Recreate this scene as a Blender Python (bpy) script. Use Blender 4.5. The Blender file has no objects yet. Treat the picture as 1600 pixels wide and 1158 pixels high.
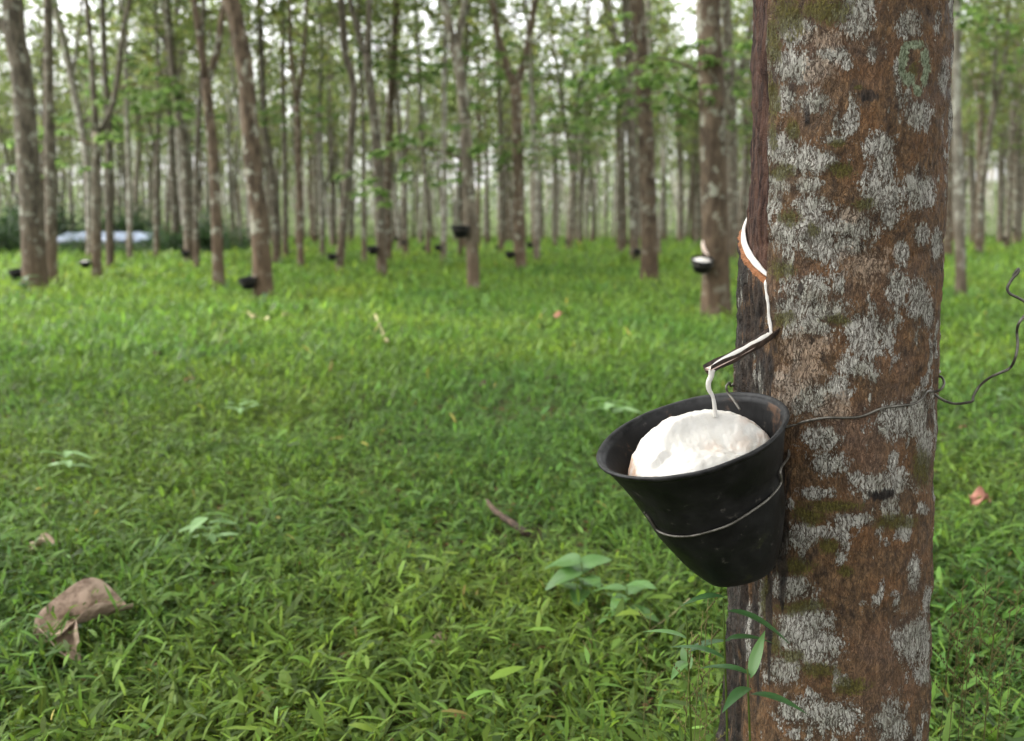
import bpy, math, random
import numpy as np
from mathutils import Vector, Matrix

random.seed(5)
RNG = np.random.default_rng(11)
S = bpy.context.scene
COL = S.collection
rad = math.radians

# ------------------------------------------------------------------ camera
PITCH = math.atan((534 - 362) / 1555.6)
CAMH = 0.88
FOC = 1555.6
cd = bpy.data.cameras.new('camera')
cam = bpy.data.objects.new('camera', cd)
COL.objects.link(cam)
cam.location = (0, 0, CAMH)
cam.rotation_euler = (rad(90) - PITCH, 0, 0)
cd.sensor_width = 36
cd.lens = 35
cd.shift_y = -45 / 1600
cd.clip_start = 0.05
cd.clip_end = 2000
cd.dof.use_dof = True
cd.dof.focus_distance = 1.17
cd.dof.aperture_fstop = 5.3
cd.dof.aperture_blades = 0
S.camera = cam

# ------------------------------------------------------------------ light
SUN_EL, SUN_AZ = rad(56), rad(-82)      # azimuth from +Y towards +X
w = bpy.data.worlds.new("World")
S.world = w
w.use_nodes = True
nt = w.node_tree
for n in list(nt.nodes):
    nt.nodes.remove(n)
out = nt.nodes.new('ShaderNodeOutputWorld')
bg = nt.nodes.new('ShaderNodeBackground')
sky = nt.nodes.new('ShaderNodeTexSky')
sky.sky_type = 'NISHITA'
sky.sun_disc = False
sky.sun_elevation = SUN_EL
sky.sun_rotation = SUN_AZ
sky.air_density = 1.2
sky.dust_density = 4.0
hs = nt.nodes.new('ShaderNodeHueSaturation')
hs.inputs['Saturation'].default_value = 0.09
hs.inputs['Value'].default_value = 1.0
nt.links.new(sky.outputs[0], hs.inputs['Color'])
nt.links.new(hs.outputs[0], bg.inputs[0])
bg.inputs[1].default_value = 0.15
nt.links.new(bg.outputs[0], out.inputs[0])

sd = bpy.data.lights.new('sun', 'SUN')
so = bpy.data.objects.new('sun', sd)
COL.objects.link(so)
sd.energy = 0.55
sd.angle = rad(28)
sd.color = (1.0, 0.96, 0.9)
sdir = Vector((math.cos(SUN_EL) * math.sin(SUN_AZ), math.cos(SUN_EL) * math.cos(SUN_AZ), math.sin(SUN_EL)))
so.rotation_euler = sdir.to_track_quat('Z', 'Y').to_euler()

S.view_settings.view_transform = 'Standard'
S.view_settings.look = 'None'
S.view_settings.exposure = 2.38
S.view_settings.gamma = 1
S.view_settings.use_curve_mapping = False

# ------------------------------------------------------------------ maths helpers
def at(px, py, Y):
    """world point seen at photo pixel (px,py) at distance Y in front of the camera"""
    a = (px - 800) / FOC
    b = -(py - 534) / FOC
    d = np.array([a, math.cos(PITCH) + b * math.sin(PITCH), -math.sin(PITCH) + b * math.cos(PITCH)])
    return d * (Y / d[1]) + np.array([0, 0, CAMH])

def on_ground(px, py, z=0.0):
    a = (px - 800) / FOC
    b = -(py - 534) / FOC
    d = np.array([a, math.cos(PITCH) + b * math.sin(PITCH), -math.sin(PITCH) + b * math.cos(PITCH)])
    t = (z - CAMH) / d[2]
    return d * t + np.array([0, 0, CAMH])

def proj(P):
    P = np.asarray(P, float) - [0, 0, CAMH]
    d = P[..., 1] * math.cos(PITCH) - P[..., 2] * math.sin(PITCH)
    u = P[..., 1] * math.sin(PITCH) + P[..., 2] * math.cos(PITCH)
    return 800 + FOC * P[..., 0] / d, 534 - FOC * u / d

def hash3(ix, iy, iz, seed):
    h = (ix.astype(np.int64) * 374761393 + iy.astype(np.int64) * 668265263 + iz.astype(np.int64) * 2147483647 + seed * 974634777) & 0xffffffff
    h = ((h ^ (h >> 13)) * 1274126177) & 0xffffffff
    h = ((h ^ (h >> 16)) * 2246822519) & 0xffffffff
    return ((h ^ (h >> 15)) & 0xffffff) / float(0xffffff)

def vnoise(x, y, z, seed=0):
    x, y, z = np.broadcast_arrays(np.asarray(x, float), np.asarray(y, float), np.asarray(z, float))
    ix, iy, iz = np.floor(x), np.floor(y), np.floor(z)
    fx, fy, fz = x - ix, y - iy, z - iz
    fx, fy, fz = [f * f * (3 - 2 * f) for f in (fx, fy, fz)]
    r = 0
    for dx in (0, 1):
        for dy in (0, 1):
            for dz in (0, 1):
                wgt = (fx if dx else 1 - fx) * (fy if dy else 1 - fy) * (fz if dz else 1 - fz)
                r = r + wgt * hash3(ix + dx, iy + dy, iz + dz, seed)
    return r

def fbm(x, y, z, octv=3, seed=0):
    r, a, t = 0, 1.0, 0
    for o in range(octv):
        r = r + a * vnoise(x * 2 ** o, y * 2 ** o, z * 2 ** o, seed + o * 7)
        t += a
        a *= .5
    return r / t

def smooth(e0, e1, x):
    t = np.clip((x - e0) / (e1 - e0), 0, 1)
    return t * t * (3 - 2 * t)

# ------------------------------------------------------------------ mesh helpers
def mesh_np(name, verts, faces, mats=(), midx=None, attrs=None, uv=None, smooth_shade=False):
    """verts (N,3); faces: list of int arrays (F,k)"""
    me = bpy.data.meshes.new(name)
    verts = np.asarray(verts, np.float32)
    me.vertices.add(len(verts))
    me.vertices.foreach_set('co', verts.ravel())
    faces = [np.asarray(f, np.int32) for f in faces if len(f)]
    loops = np.concatenate([f.ravel() for f in faces])
    tot = np.concatenate([np.full(len(f), f.shape[1], np.int32) for f in faces])
    start = np.concatenate([[0], np.cumsum(tot)[:-1]]).astype(np.int32)
    me.loops.add(len(loops))
    me.loops.foreach_set('vertex_index', loops)
    me.polygons.add(len(tot))
    me.polygons.foreach_set('loop_start', start)
    me.polygons.foreach_set('loop_total', tot)
    if midx is not None:
        me.polygons.foreach_set('material_index', np.asarray(midx, np.int32))
    if smooth_shade:
        me.polygons.foreach_set('use_smooth', np.ones(len(tot), bool))
    for k, a in (attrs or {}).items():
        a = np.asarray(a, np.float32)
        if a.ndim == 1:
            at_ = me.attributes.new(k, 'FLOAT', 'POINT')
            at_.data.foreach_set('value', a)
        else:
            at_ = me.attributes.new(k, 'FLOAT_COLOR', 'POINT')
            if a.shape[1] == 3:
                a = np.concatenate([a, np.ones((len(a), 1), np.float32)], 1)
            at_.data.foreach_set('color', a.ravel())
    if uv is not None:
        l = me.uv_layers.new(name='UVMap')
        l.data.foreach_set('uv', np.asarray(uv, np.float32)[loops].ravel())
    me.update(calc_edges=True)
    for m in mats:
        me.materials.append(m)
    return me

def obj(name, me, parent=None):
    o = bpy.data.objects.new(name, me)
    COL.objects.link(o)
    if parent:
        o.parent = parent
    return o

def tag(o, label=None, cat=None, group=None, kind=None):
    if label: o['label'] = label
    if cat: o['category'] = cat
    if group: o['group'] = group
    if kind: o['kind'] = kind
    return o

def empty(name, loc, rz=0):
    o = bpy.data.objects.new(name, None)
    COL.objects.link(o)
    o.location = loc
    o.rotation_euler = (0, 0, rz)
    o.empty_display_size = 0.1
    return o

def catmull(pts, n):
    pts = np.asarray(pts, float)
    if len(pts) < 3:
        t = np.linspace(0, 1, n)[:, None]
        return pts[0] * (1 - t) + pts[-1] * t
    P = np.vstack([2 * pts[0] - pts[1], pts, 2 * pts[-1] - pts[-2]])
    out_ = []
    m = len(pts) - 1
    for s in np.linspace(0, m - 1e-6, n):
        i = int(s); t = s - i
        p0, p1, p2, p3 = P[i], P[i + 1], P[i + 2], P[i + 3]
        out_.append(.5 * ((2 * p1) + (-p0 + p2) * t + (2 * p0 - 5 * p1 + 4 * p2 - p3) * t * t + (-p0 + 3 * p1 - 3 * p2 + p3) * t ** 3))
    return np.array(out_)

class Acc:
    """collects geometry"""
    def __init__(self):
        self.v, self.f, self.n = [], [], 0
        self.m = []
    def add(self, v, f, mi=0):
        v = np.asarray(v, float)
        f = np.asarray(f, int)
        self.v.append(v); self.f.append(f + self.n); self.m.append(np.full(len(f), mi))
        self.n += len(v)
    def mesh(self, name, mats, smooth_shade=True, **k):
        return mesh_np(name, np.concatenate(self.v), self.f, mats, np.concatenate(self.m), smooth_shade=smooth_shade, **k)

def tube(acc, pts, radii, sides=10, mi=0, cap=True, jit=0.0, seed=0, squash=None):
    pts = np.asarray(pts, float)
    n = len(pts)
    radii = np.broadcast_to(np.asarray(radii, float), (n,))
    tan = np.gradient(pts, axis=0)
    tan /= np.linalg.norm(tan, axis=1)[:, None] + 1e-12
    ref = np.array([1.0, 0, 0]) if abs(tan[0][0]) < .8 else np.array([0, 1.0, 0])
    a = np.cross(tan[0], ref); a /= np.linalg.norm(a)
    ang = np.linspace(0, 2 * math.pi, sides, endpoint=False)
    V = []
    for i in range(n):
        a = a - tan[i] * a.dot(tan[i]); a /= np.linalg.norm(a)
        b = np.cross(tan[i], a)
        r = radii[i]
        if jit:
            r = r * (1 + jit * (vnoise(np.cos(ang) * 1.7 + seed, np.sin(ang) * 1.7, pts[i][2] * 2.2 + seed, seed) - .5))
        r = np.broadcast_to(r, (sides,))
        V.append(pts[i] + (np.cos(ang) * r)[:, None] * a + (np.sin(ang) * r)[:, None] * b)
    V = np.concatenate(V)
    F = []
    idx = np.arange(sides)
    for i in range(n - 1):
        F.append(np.stack([i * sides + idx, i * sides + (idx + 1) % sides, (i + 1) * sides + (idx + 1) % sides, (i + 1) * sides + idx], 1))
    F = np.concatenate(F)
    acc.add(V, F, mi)
    if cap:
        vb = acc.n - len(V)
        for i, s in ((0, -1), (n - 1, 1)):
            base = vb + i * sides
            c = pts[i] + tan[i] * radii[i] * s * .4
            acc.v.append(c[None]); ci = acc.n; acc.n += 1
            if s > 0:
                ff = np.stack([base + idx, base + (idx + 1) % sides, np.full(sides, ci)], 1)
            else:
                ff = np.stack([base + (idx + 1) % sides, base + idx, np.full(sides, ci)], 1)
            acc.f.append(ff); acc.m.append(np.full(sides, mi))

# ------------------------------------------------------------------ material helpers
class NT:
    def __init__(self, name):
        self.m = bpy.data.materials.new(name)
        self.m.use_nodes = True
        self.t = self.m.node_tree
        for n in list(self.t.nodes):
            self.t.nodes.remove(n)
        self.out = self.t.nodes.new('ShaderNodeOutputMaterial')
    def n(self, typ, **k):
        x = self.t.nodes.new(typ)
        for a, b in k.items():
            setattr(x, a, b)
        return x
    def l(self, a, b):
        self.t.links.new(a, b)
    def val(self, sock, v):
        if hasattr(v, 'links') or isinstance(v, bpy.types.NodeSocket):
            self.l(v, sock)
        else:
            if isinstance(v, (tuple, list)) and len(v) == 3 and sock.type == 'RGBA':
                v = (*v, 1)
            sock.default_value = v
    def noise(self, vec, scale, detail=3, rough=.55, dist=0.0):
        x = self.n('ShaderNodeTexNoise')
        if vec is not None: self.l(vec, x.inputs['Vector'])
        x.inputs['Scale'].default_value = scale
        x.inputs['Detail'].default_value = detail
        x.inputs['Roughness'].default_value = rough
        x.inputs['Distortion'].default_value = dist
        return x.outputs['Fac']
    def voro(self, vec, scale, feature='F1', rnd=1.0):
        x = self.n('ShaderNodeTexVoronoi', feature=feature)
        self.l(vec, x.inputs['Vector'])
        x.inputs['Scale'].default_value = scale
        x.inputs['Randomness'].default_value = rnd
        return x.outputs['Distance']
    def map(self, vec, scale=(1, 1, 1), loc=(0, 0, 0)):
        x = self.n('ShaderNodeMapping')
        self.l(vec, x.inputs[0])
        x.inputs['Scale'].default_value = scale
        x.inputs['Location'].default_value = loc
        return x.outputs[0]
    def ramp(self, fac, e0, e1, interp='SMOOTHSTEP', o0=0.0, o1=1.0):
        x = self.n('ShaderNodeMapRange', interpolation_type=interp)
        self.l(fac, x.inputs['Value'])
        x.inputs['From Min'].default_value = e0
        x.inputs['From Max'].default_value = e1
        x.inputs['To Min'].default_value = o0
        x.inputs['To Max'].default_value = o1
        return x.outputs['Result']
    def math(self, op, a, b=0.0, c=None):
        x = self.n('ShaderNodeMath', operation=op)
        self.val(x.inputs[0], a); self.val(x.inputs[1], b)
        if c is not None: self.val(x.inputs[2], c)
        return x.outputs[0]
    def mix(self, fac, a, b, mode='MIX'):
        x = self.n('ShaderNodeMix', data_type='RGBA', blend_type=mode)
        self.val(x.inputs[0], fac); self.val(x.inputs[6], a); self.val(x.inputs[7], b)
        return x.outputs[2]
    def attr(self, name):
        x = self.n('ShaderNodeAttribute', attribute_name=name)
        return x
    def bump(self, h, strength=.5, dist=.01, normal=None):
        x = self.n('ShaderNodeBump')
        x.inputs['Strength'].default_value = strength
        x.inputs['Distance'].default_value = dist
        self.l(h, x.inputs['Height'])
        if normal is not None: self.l(normal, x.inputs['Normal'])
        return x.outputs[0]
    def bsdf(self, color, rough=.6, spec=.3, normal=None, sss=0.0, coat=0.0, metallic=0.0):
        x = self.n('ShaderNodeBsdfPrincipled')
        self.val(x.inputs['Base Color'], color)
        self.val(x.inputs['Roughness'], rough)
        self.val(x.inputs['Specular IOR Level'], spec)
        self.val(x.inputs['Metallic'], metallic)
        if normal is not None: self.l(normal, x.inputs['Normal'])
        if sss:
            x.inputs['Subsurface Weight'].default_value = sss
            x.inputs['Subsurface Radius'].default_value = (.004, .003, .002)
        if coat: x.inputs['Coat Weight'].default_value = coat
        return x.outputs[0]
    def done(self, sh):
        self.l(sh, self.out.inputs[0])
        return self.m

def leaf_mat(name, base, trans_col, trans=.35, rough=.45, spec=.35, use_attr=True, tintamt=1.0, noise_scale=None):
    t = NT(name)
    col = base
    tc = trans_col
    if use_attr:
        a = t.attr('tint').outputs['Color']
        col = t.mix(1.0, (*base, 1), a, 'MULTIPLY')
        tc = t.mix(1.0, (*trans_col, 1), a, 'MULTIPLY')
    if noise_scale:
        geo = t.n('ShaderNodeNewGeometry').outputs['Position']
        nz = t.ramp(t.noise(geo, noise_scale, 2), .3, .7, o0=.7, o1=1.25)
        c3 = t.n('ShaderNodeCombineColor')
        for i in range(3): t.l(nz, c3.inputs[i])
        col = t.mix(1.0, col, c3.outputs[0], 'MULTIPLY')
        tc = t.mix(1.0, tc, c3.outputs[0], 'MULTIPLY')
    b = t.bsdf(col, rough, spec)
    tr = t.n('ShaderNodeBsdfTranslucent')
    t.val(tr.inputs[0], tc)
    mx = t.n('ShaderNodeMixShader')
    mx.inputs[0].default_value = trans
    t.l(b, mx.inputs[1]); t.l(tr.outputs[0], mx.inputs[2])
    return t.done(mx.outputs[0])

# ------------------------------------------------------------------ materials
def m_soil():
    t = NT('soil')
    p = t.n('ShaderNodeNewGeometry').outputs['Position']
    n1 = t.noise(p, 9, 6, .6)
    n2 = t.noise(p, .55, 4, .6)
    n3 = t.noise(p, 60, 3, .6)
    dirt = t.mix(n3, (.028, .018, .011), (.075, .05, .03))
    green = t.mix(n1, (.014, .020, .007), (.055, .09, .02))
    # how much the turf has closed over the soil: closed farther out in the plantation
    f = t.ramp(t.math('ADD', n2, t.math('MULTIPLY', n1, .6)), .45, .85)
    sep = t.n('ShaderNodeSeparateXYZ'); t.l(p, sep.inputs[0])
    far = t.ramp(sep.outputs[1], 3.0, 9.0)
    f = t.math('MAXIMUM', t.math('MULTIPLY', f, .35), far)
    col = t.mix(f, dirt, green)
    h = t.math('ADD', n1, t.math('MULTIPLY', n3, .4))
    return t.done(t.bsdf(col, .95, .1, t.bump(h, .8, .03)))

def m_far_bark(name, c0, c1, lich, lich_amt):
    t = NT(name)
    p = t.n('ShaderNodeTexCoord').outputs['Object']
    oi = t.n('ShaderNodeObjectInfo').outputs['Random']
    q = t.n('ShaderNodeVectorMath', operation='ADD')
    cc = t.n('ShaderNodeCombineXYZ')
    t.l(t.math('MULTIPLY', oi, 37.0), cc.inputs[2])
    t.l(p, q.inputs[0]); t.l(cc.outputs[0], q.inputs[1])
    v = q.outputs[0]
    n1 = t.noise(t.map(v, (1, 1, .35)), 14, 4, .6)
    n2 = t.noise(v, 6.5, 4, .65)
    n3 = t.noise(t.map(v, (1, 1, .25)), 60, 3, .6)
    col = t.mix(t.ramp(n1, .3, .7), c0, c1)
    lm = t.ramp(t.math('ADD', n2, t.math('MULTIPLY', t.math('SUBTRACT', n3, .5), .35)), .62 - lich_amt, .70 - lich_amt)
    col = t.mix(t.math('MULTIPLY', lm, .8), col, lich)
    sep = t.n('ShaderNodeSeparateXYZ'); t.l(p, sep.inputs[0])
    low = t.ramp(t.math('ADD', sep.outputs[2], t.math('MULTIPLY', n2, .9)), .7, 1.7, o0=1, o1=0)
    col = t.mix(t.math('MULTIPLY', low, .7), col, t.mix(n1, (.05, .035, .022), (.155, .103, .064)))
    br = t.ramp(oi, 0, 1, 'LINEAR', .75, 1.2)
    c3 = t.n('ShaderNodeCombineColor')
    for i in range(3): t.l(br, c3.inputs[i])
    col = t.mix(1.0, col, c3.outputs[0], 'MULTIPLY')
    return t.done(t.bsdf(col, .92, .15, t.bump(t.math('ADD', n1, t.math('MULTIPLY', n3, .5)), .6, .02)))

def m_main_bark():
    t = NT('rubber_tree_bark')
    uv = t.n('ShaderNodeUVMap').outputs[0]
    A = lambda k: t.attr(k).outputs['Fac']
    # wobble so that wrinkles run in broken vertical lines
    nw = t.n('ShaderNodeTexNoise'); t.l(uv, nw.inputs['Vector']); nw.inputs['Scale'].default_value = 45; nw.inputs['Detail'].default_value = 3
    vm = t.n('ShaderNodeVectorMath', operation='SCALE'); t.l(nw.outputs['Color'], vm.inputs[0]); vm.inputs['Scale'].default_value = .012
    va = t.n('ShaderNodeVectorMath', operation='ADD'); t.l(uv, va.inputs[0]); t.l(vm.outputs[0], va.inputs[1])
    wv = va.outputs[0]
    # crackle: cells about 3 mm wide, 8 mm tall
    edge = t.voro(t.map(wv, (1, .36, 1)), 430, 'DISTANCE_TO_EDGE')
    rg = t.noise(t.map(wv, (1, .22, 1)), 260, 2, .5, .3)
    rg = t.math('ABSOLUTE', t.math('SUBTRACT', rg, .5))
    rg2 = t.noise(t.map(wv, (1, .28, 1), (5, 2, 0)), 150, 3, .55, .4)
    rg2 = t.math('ABSOLUTE', t.math('SUBTRACT', rg2, .5))
    crack = t.math('MULTIPLY', t.ramp(rg, .0, .055), t.ramp(rg2, .0, .030))      # 0 in the wrinkle lines
    crack = t.math('MULTIPLY', crack, t.ramp(edge, .0, .10, o0=.7))
    edge2 = t.voro(t.map(wv, (1, .6, 1), (3, 7, 0)), 900, 'DISTANCE_TO_EDGE')
    crack2 = t.ramp(edge2, .0, .25)
    fine = t.noise(t.map(uv, (1, .5, 1)), 420, 4, .65)
    mid = t.noise(t.map(uv, (1, .55, 1)), 90, 4, .65)
    big = t.noise(uv, 22, 4, .6)
    vbig = t.noise(uv, 7, 3, .6)
    hor = t.noise(t.map(uv, (.25, 1, 1)), 60, 4, .6)
    # brown bark
    brown = t.mix(t.ramp(mid, .3, .72), (.032, .0195, .0105), (.245, .145, .070))
    brown = t.mix(t.ramp(big, .42, .68), brown, (.20, .102, .043))
    brown = t.mix(t.math('MULTIPLY', t.ramp(vbig, .5, .72), .6), brown, t.mix(mid, (.10, .065, .045), (.24, .15, .105)))
    brown = t.mix(t.math('MULTIPLY', t.ramp(fine, .52, .75), .55), brown, (.30, .205, .14))
    brown = t.mix(t.ramp(crack, 0, 1, 'LINEAR', .55, .0), brown, (.02, .012, .008))
    # lichen film
    lcol = t.mix(t.ramp(big, .35, .65), (.37, .375, .31), (.54, .525, .465))
    lcol = t.mix(t.math('MULTIPLY', t.ramp(mid, .5, .7), .5), lcol, (.58, .555, .50))
    lcol = t.mix(t.ramp(crack, 0, 1, 'LINEAR', .95, .0), lcol, (.075, .055, .038))
    lcol = t.mix(t.math('MULTIPLY', t.ramp(fine, .60, .42), .18), lcol, (.12, .095, .07))
    noisy = t.math('ADD', t.math('MULTIPLY', t.math('SUBTRACT', mid, .5), 1.15), t.math('MULTIPLY', t.math('SUBTRACT', fine, .5), 1.2))
    noisy = t.math('ADD', noisy, t.math('MULTIPLY', t.math('SUBTRACT', big, .5), 1.1))
    noisy = t.math('ADD', noisy, t.math('MULTIPLY', t.math('SUBTRACT', crack, .6), .16))
    lm = t.ramp(t.math('ADD', A('lichen'), noisy), .38, .58)
    col = t.mix(t.math('MULTIPLY', lm, t.ramp(big, .3, .5, o0=.72, o1=.97)), brown, lcol)
    # beige worn film
    bm = t.ramp(t.math('ADD', A('beige'), noisy), .45, .7)
    col = t.mix(t.math('MULTIPLY', bm, .8), col, t.mix(crack, (.07, .045, .03), (.36, .27, .19)))
    # moss
    mcol = t.mix(t.ramp(fine, .3, .7), (.028, .026, .004), (.125, .115, .018))
    mm = t.ramp(t.math('ADD', A('moss'), t.math('MULTIPLY', noisy, .8)), .42, .72)
    col = t.mix(t.math('MULTIPLY', mm, .85), col, mcol)
    # green crust lichen
    gcol = t.mix(t.ramp(fine, .4, .6), (.09, .11, .055), (.30, .35, .23))
    gm = t.ramp(t.math('ADD', A('crust'), t.math('MULTIPLY', noisy, .6)), .45, .65)
    col = t.mix(gm, col, gcol)
    # black stained wound, the cup's shade painted on the trunk, and the shaved tapping panel
    dcol = t.mix(t.ramp(mid, .35, .65), (.008, .0065, .0055), (.055, .04, .03))
    streak = t.noise(t.map(uv, (1, .12, 1)), 130, 3, .6)
    dm = t.ramp(t.math('ADD', A('dark'), t.math('MULTIPLY', t.math('SUBTRACT', streak, .5), 1.6)), .40, .62)
    col = t.mix(t.math('MULTIPLY', dm, .93), col, dcol)
    pcol = t.mix(t.ramp(streak, .32, .66), (.022, .010, .007), (.115, .058, .038))
    pcol = t.mix(t.math('MULTIPLY', t.ramp(mid, .58, .72), .6), pcol, (.17, .1, .05))
    pm = t.ramp(t.math('ADD', A('panel'), t.math('MULTIPLY', t.math('SUBTRACT', streak, .5), .35)), .4, .6)
    col = t.mix(pm, col, pcol)
    # fresh cut rim
    cm = t.ramp(t.math('ADD', A('cut'), t.math('MULTIPLY', t.math('SUBTRACT', mid, .5), .5)), .45, .6)
    col = t.mix(cm, col, t.mix(mid, (.20, .075, .028), (.46, .20, .085)))
    h = t.math('ADD', t.math('MULTIPLY', crack, t.math('ADD', .45, t.math('MULTIPLY', lm, .6))), t.math('MULTIPLY', crack2, .22))
    h = t.math('ADD', h, t.math('MULTIPLY', fine, .35))
    h = t.math('ADD', h, t.math('MULTIPLY', mid, .9))
    h = t.math('ADD', h, t.math('MULTIPLY', hor, .5))
    h = t.math('ADD', h, t.math('MULTIPLY', lm, .35))
    nrm = t.bump(h, 1.0, .0034)
    return t.done(t.bsdf(col, t.ramp(mid, .3, .7, o0=.62, o1=.9), .28, nrm))

def m_cup():
    t = NT('black_plastic')
    p = t.n('ShaderNodeTexCoord').outputs['Object']
    n1 = t.noise(p, 18, 5, .65)
    n2 = t.noise(p, 90, 4, .6)
    n3 = t.noise(t.map(p, (1, 1, .25)), 60, 4, .65)
    col = t.mix(t.ramp(n1, .35, .7), (.0042, .0042, .0044), (.012, .0118, .0112))
    sc = t.ramp(t.math('ADD', n2, t.math('MULTIPLY', n1, .5)), .88, .98)
    col = t.mix(t.math('MULTIPLY', sc, .35), col, (.11, .1, .085))
    ms = t.math('MULTIPLY', t.ramp(n1, .56, .70), t.attr('low').outputs['Fac'])
    col = t.mix(t.math('MULTIPLY', ms, .8), col, t.mix(n2, (.012, .013, .003), (.06, .068, .012)))
    dust = t.math('MULTIPLY', t.attr('rim').outputs['Fac'], t.ramp(n2, .35, .65))
    col = t.mix(t.math('MULTIPLY', dust, .3), col, (.05, .05, .05))
    ins = t.attr('inside').outputs['Fac']
    col = t.mix(t.math('MULTIPLY', ins, t.ramp(t.math('ADD', n1, t.math('MULTIPLY', n2, .4)), .74, .86)), col, (.07, .04, .024))
    rough = t.ramp(n1, .3, .7, o0=.38, o1=.62)
    return t.done(t.bsdf(col, rough, .2, t.bump(t.math('ADD', n3, t.math('MULTIPLY', n2, .4)), .35, .0015)))

def m_latex(name, c=(.50, .48, .44)):
    t = NT(name)
    p = t.n('ShaderNodeTexCoord').outputs['Object']
    n1 = t.noise(p, 45, 5, .6)
    n2 = t.noise(p, 220, 3, .6)
    stain = t.attr('stain').outputs['Fac']
    sm = t.math('MULTIPLY', stain, t.ramp(n1, .40, .62))
    col = t.mix(t.ramp(n1, .25, .7), tuple(x * .93 for x in c), c)
    col = t.mix(sm, col, t.mix(n2, (.22, .10, .045), (.5, .32, .2)))
    return t.done(t.bsdf(col, .42, .45, t.bump(t.math('ADD', n1, t.math('MULTIPLY', n2, .3)), .45, .004), sss=.15))

def m_simple(name, c0, c1, scale, rough=.7, spec=.3, metallic=0.0, bump=.4, bd=.003):
    t = NT(name)
    p = t.n('ShaderNodeTexCoord').outputs['Object']
    n = t.noise(p, scale, 5, .6)
    return t.done(t.bsdf(t.mix(t.ramp(n, .35, .65), c0, c1), rough, spec, t.bump(n, bump, bd), metallic=metallic))

M = {}
M['soil'] = m_soil()
M['bark_grey'] = m_far_bark('grey_brown_bark', (.05, .042, .031), (.16, .137, .102), (.33, .335, .27), .06)
M['bark_brown'] = m_far_bark('brown_bark', (.044, .032, .022), (.148, .110, .076), (.33, .33, .26), .06)
M['bark_pale'] = m_far_bark('pale_bark', (.13, .115, .09), (.26, .235, .19), (.44, .44, .37), .10)
M['main_bark'] = m_main_bark()
M['cup'] = m_cup()
M['latex'] = m_latex('white_latex')
M['latex_pink'] = m_simple('dried_latex', (.55, .40, .33), (.75, .63, .55), 120, .5, .4)
M['spout'] = m_simple('rusty_metal', (.018, .013, .011), (.075, .05, .038), 110, .6, .4, .2)
M['wire'] = m_simple('grey_wire', (.055, .05, .04), (.15, .14, .12), 60, .5, .5, .55)
M['grass'] = leaf_mat('grass_blades', (.087, .156, .026), (.157, .278, .038), .38, .5, .16)
M['crown'] = leaf_mat('rubber_tree_leaves', (.058, .090, .026), (.175, .235, .068), .5, .55, .2)
M['bush'] = leaf_mat('bush_leaves', (.020, .042, .013), (.04, .085, .02), .3, .5, .3)
M['wood_far'] = leaf_mat('distant_leaves', (.12, .15, .075), (.22, .28, .12), .45, .6, .2)
M['pale'] = leaf_mat('pale_green_leaf', (.20, .33, .13), (.22, .38, .12), .3, .45, .4)
M['broad'] = leaf_mat('broad_green_leaf', (.085, .18, .045), (.14, .28, .05), .3, .4, .45)
M['broad_dark'] = leaf_mat('dark_green_leaf', (.042, .10, .032), (.08, .17, .04), .3, .38, .5)
M['litter'] = leaf_mat('leaf_litter', (.16, .09, .05), (.16, .08, .04), .15, .8, .15)
M['dead'] = m_simple('dead_leaf', (.17, .115, .08), (.46, .34, .26), 30, .75, .25)
M['dead_red'] = m_simple('red_leaf', (.20, .085, .055), (.36, .17, .12), 30, .7, .25)
M['dead_dark'] = m_simple('dark_dead_leaf', (.03, .020, .014), (.085, .055, .036), 30, .8, .2)
M['twig'] = m_simple('twig_bark', (.07, .045, .03), (.17, .12, .085), 40, .85, .2)
M['straw'] = m_simple('dry_straw', (.34, .28, .15), (.52, .45, .27), 40, .8, .2)
M['seed'] = m_simple('seed_heads', (.05, .05, .015), (.13, .12, .04), 60, .8, .2)
M['tarp'] = m_simple('pale_blue_sheet', (.06, .09, .14), (.16, .20, .26), 3, .5, .4)
M['white_sheet'] = m_simple('white_sheet', (.25, .28, .34), (.36, .40, .47), 3, .5, .4)
M['post'] = m_simple('grey_post', (.14, .12, .09), (.3, .27, .22), 10, .85, .2)

# ------------------------------------------------------------------ ground
def ground_h(x, y):
    near = np.clip(1 - (np.hypot(x - .4, y - 1.25) - .1) / .5, 0, 1)
    return (fbm(x * .9 + 40, y * .9 + 40, 0, 3, 3) - .5) * .05 + (fbm(x * .12 + 9, y * .12 + 9, 0, 2, 5) - .5) * .10 * smooth(6, 30, y) - .0 * near

gx = np.concatenate([[-400, -200, -120], np.arange(-90, -12, 3.0), np.arange(-12, 12.01, .25), np.arange(15, 91, 3.0), [120, 200, 400]])
gy = np.concatenate([[-200, -60, -20, -8, -3], np.arange(-1, 14, .25), np.arange(14, 60, 1.0), np.arange(60, 160, 4.0), [200, 300, 600, 1000]])
GX, GY = np.meshgrid(gx, gy)
GZ = ground_h(GX, GY)
gi = np.arange(GX.size).reshape(GX.shape)
gme = mesh_np('ground', np.stack([GX, GY, GZ], -1).reshape(-1, 3),
              [np.stack([gi[:-1, :-1], gi[:-1, 1:], gi[1:, 1:], gi[1:, :-1]], -1).reshape(-1, 4)], [M['soil']], smooth_shade=True)
tag(obj('ground', gme), kind='structure')

# ------------------------------------------------------------------ the big tapped tree
AX, AY, R0 = .408, 1.25, .1214
to_cam = np.array([-AX, -AY]); to_cam /= np.linalg.norm(to_cam)
e_r = np.array([-to_cam[1], to_cam[0]])
if e_r[0] < 0: e_r = -e_r

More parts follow.
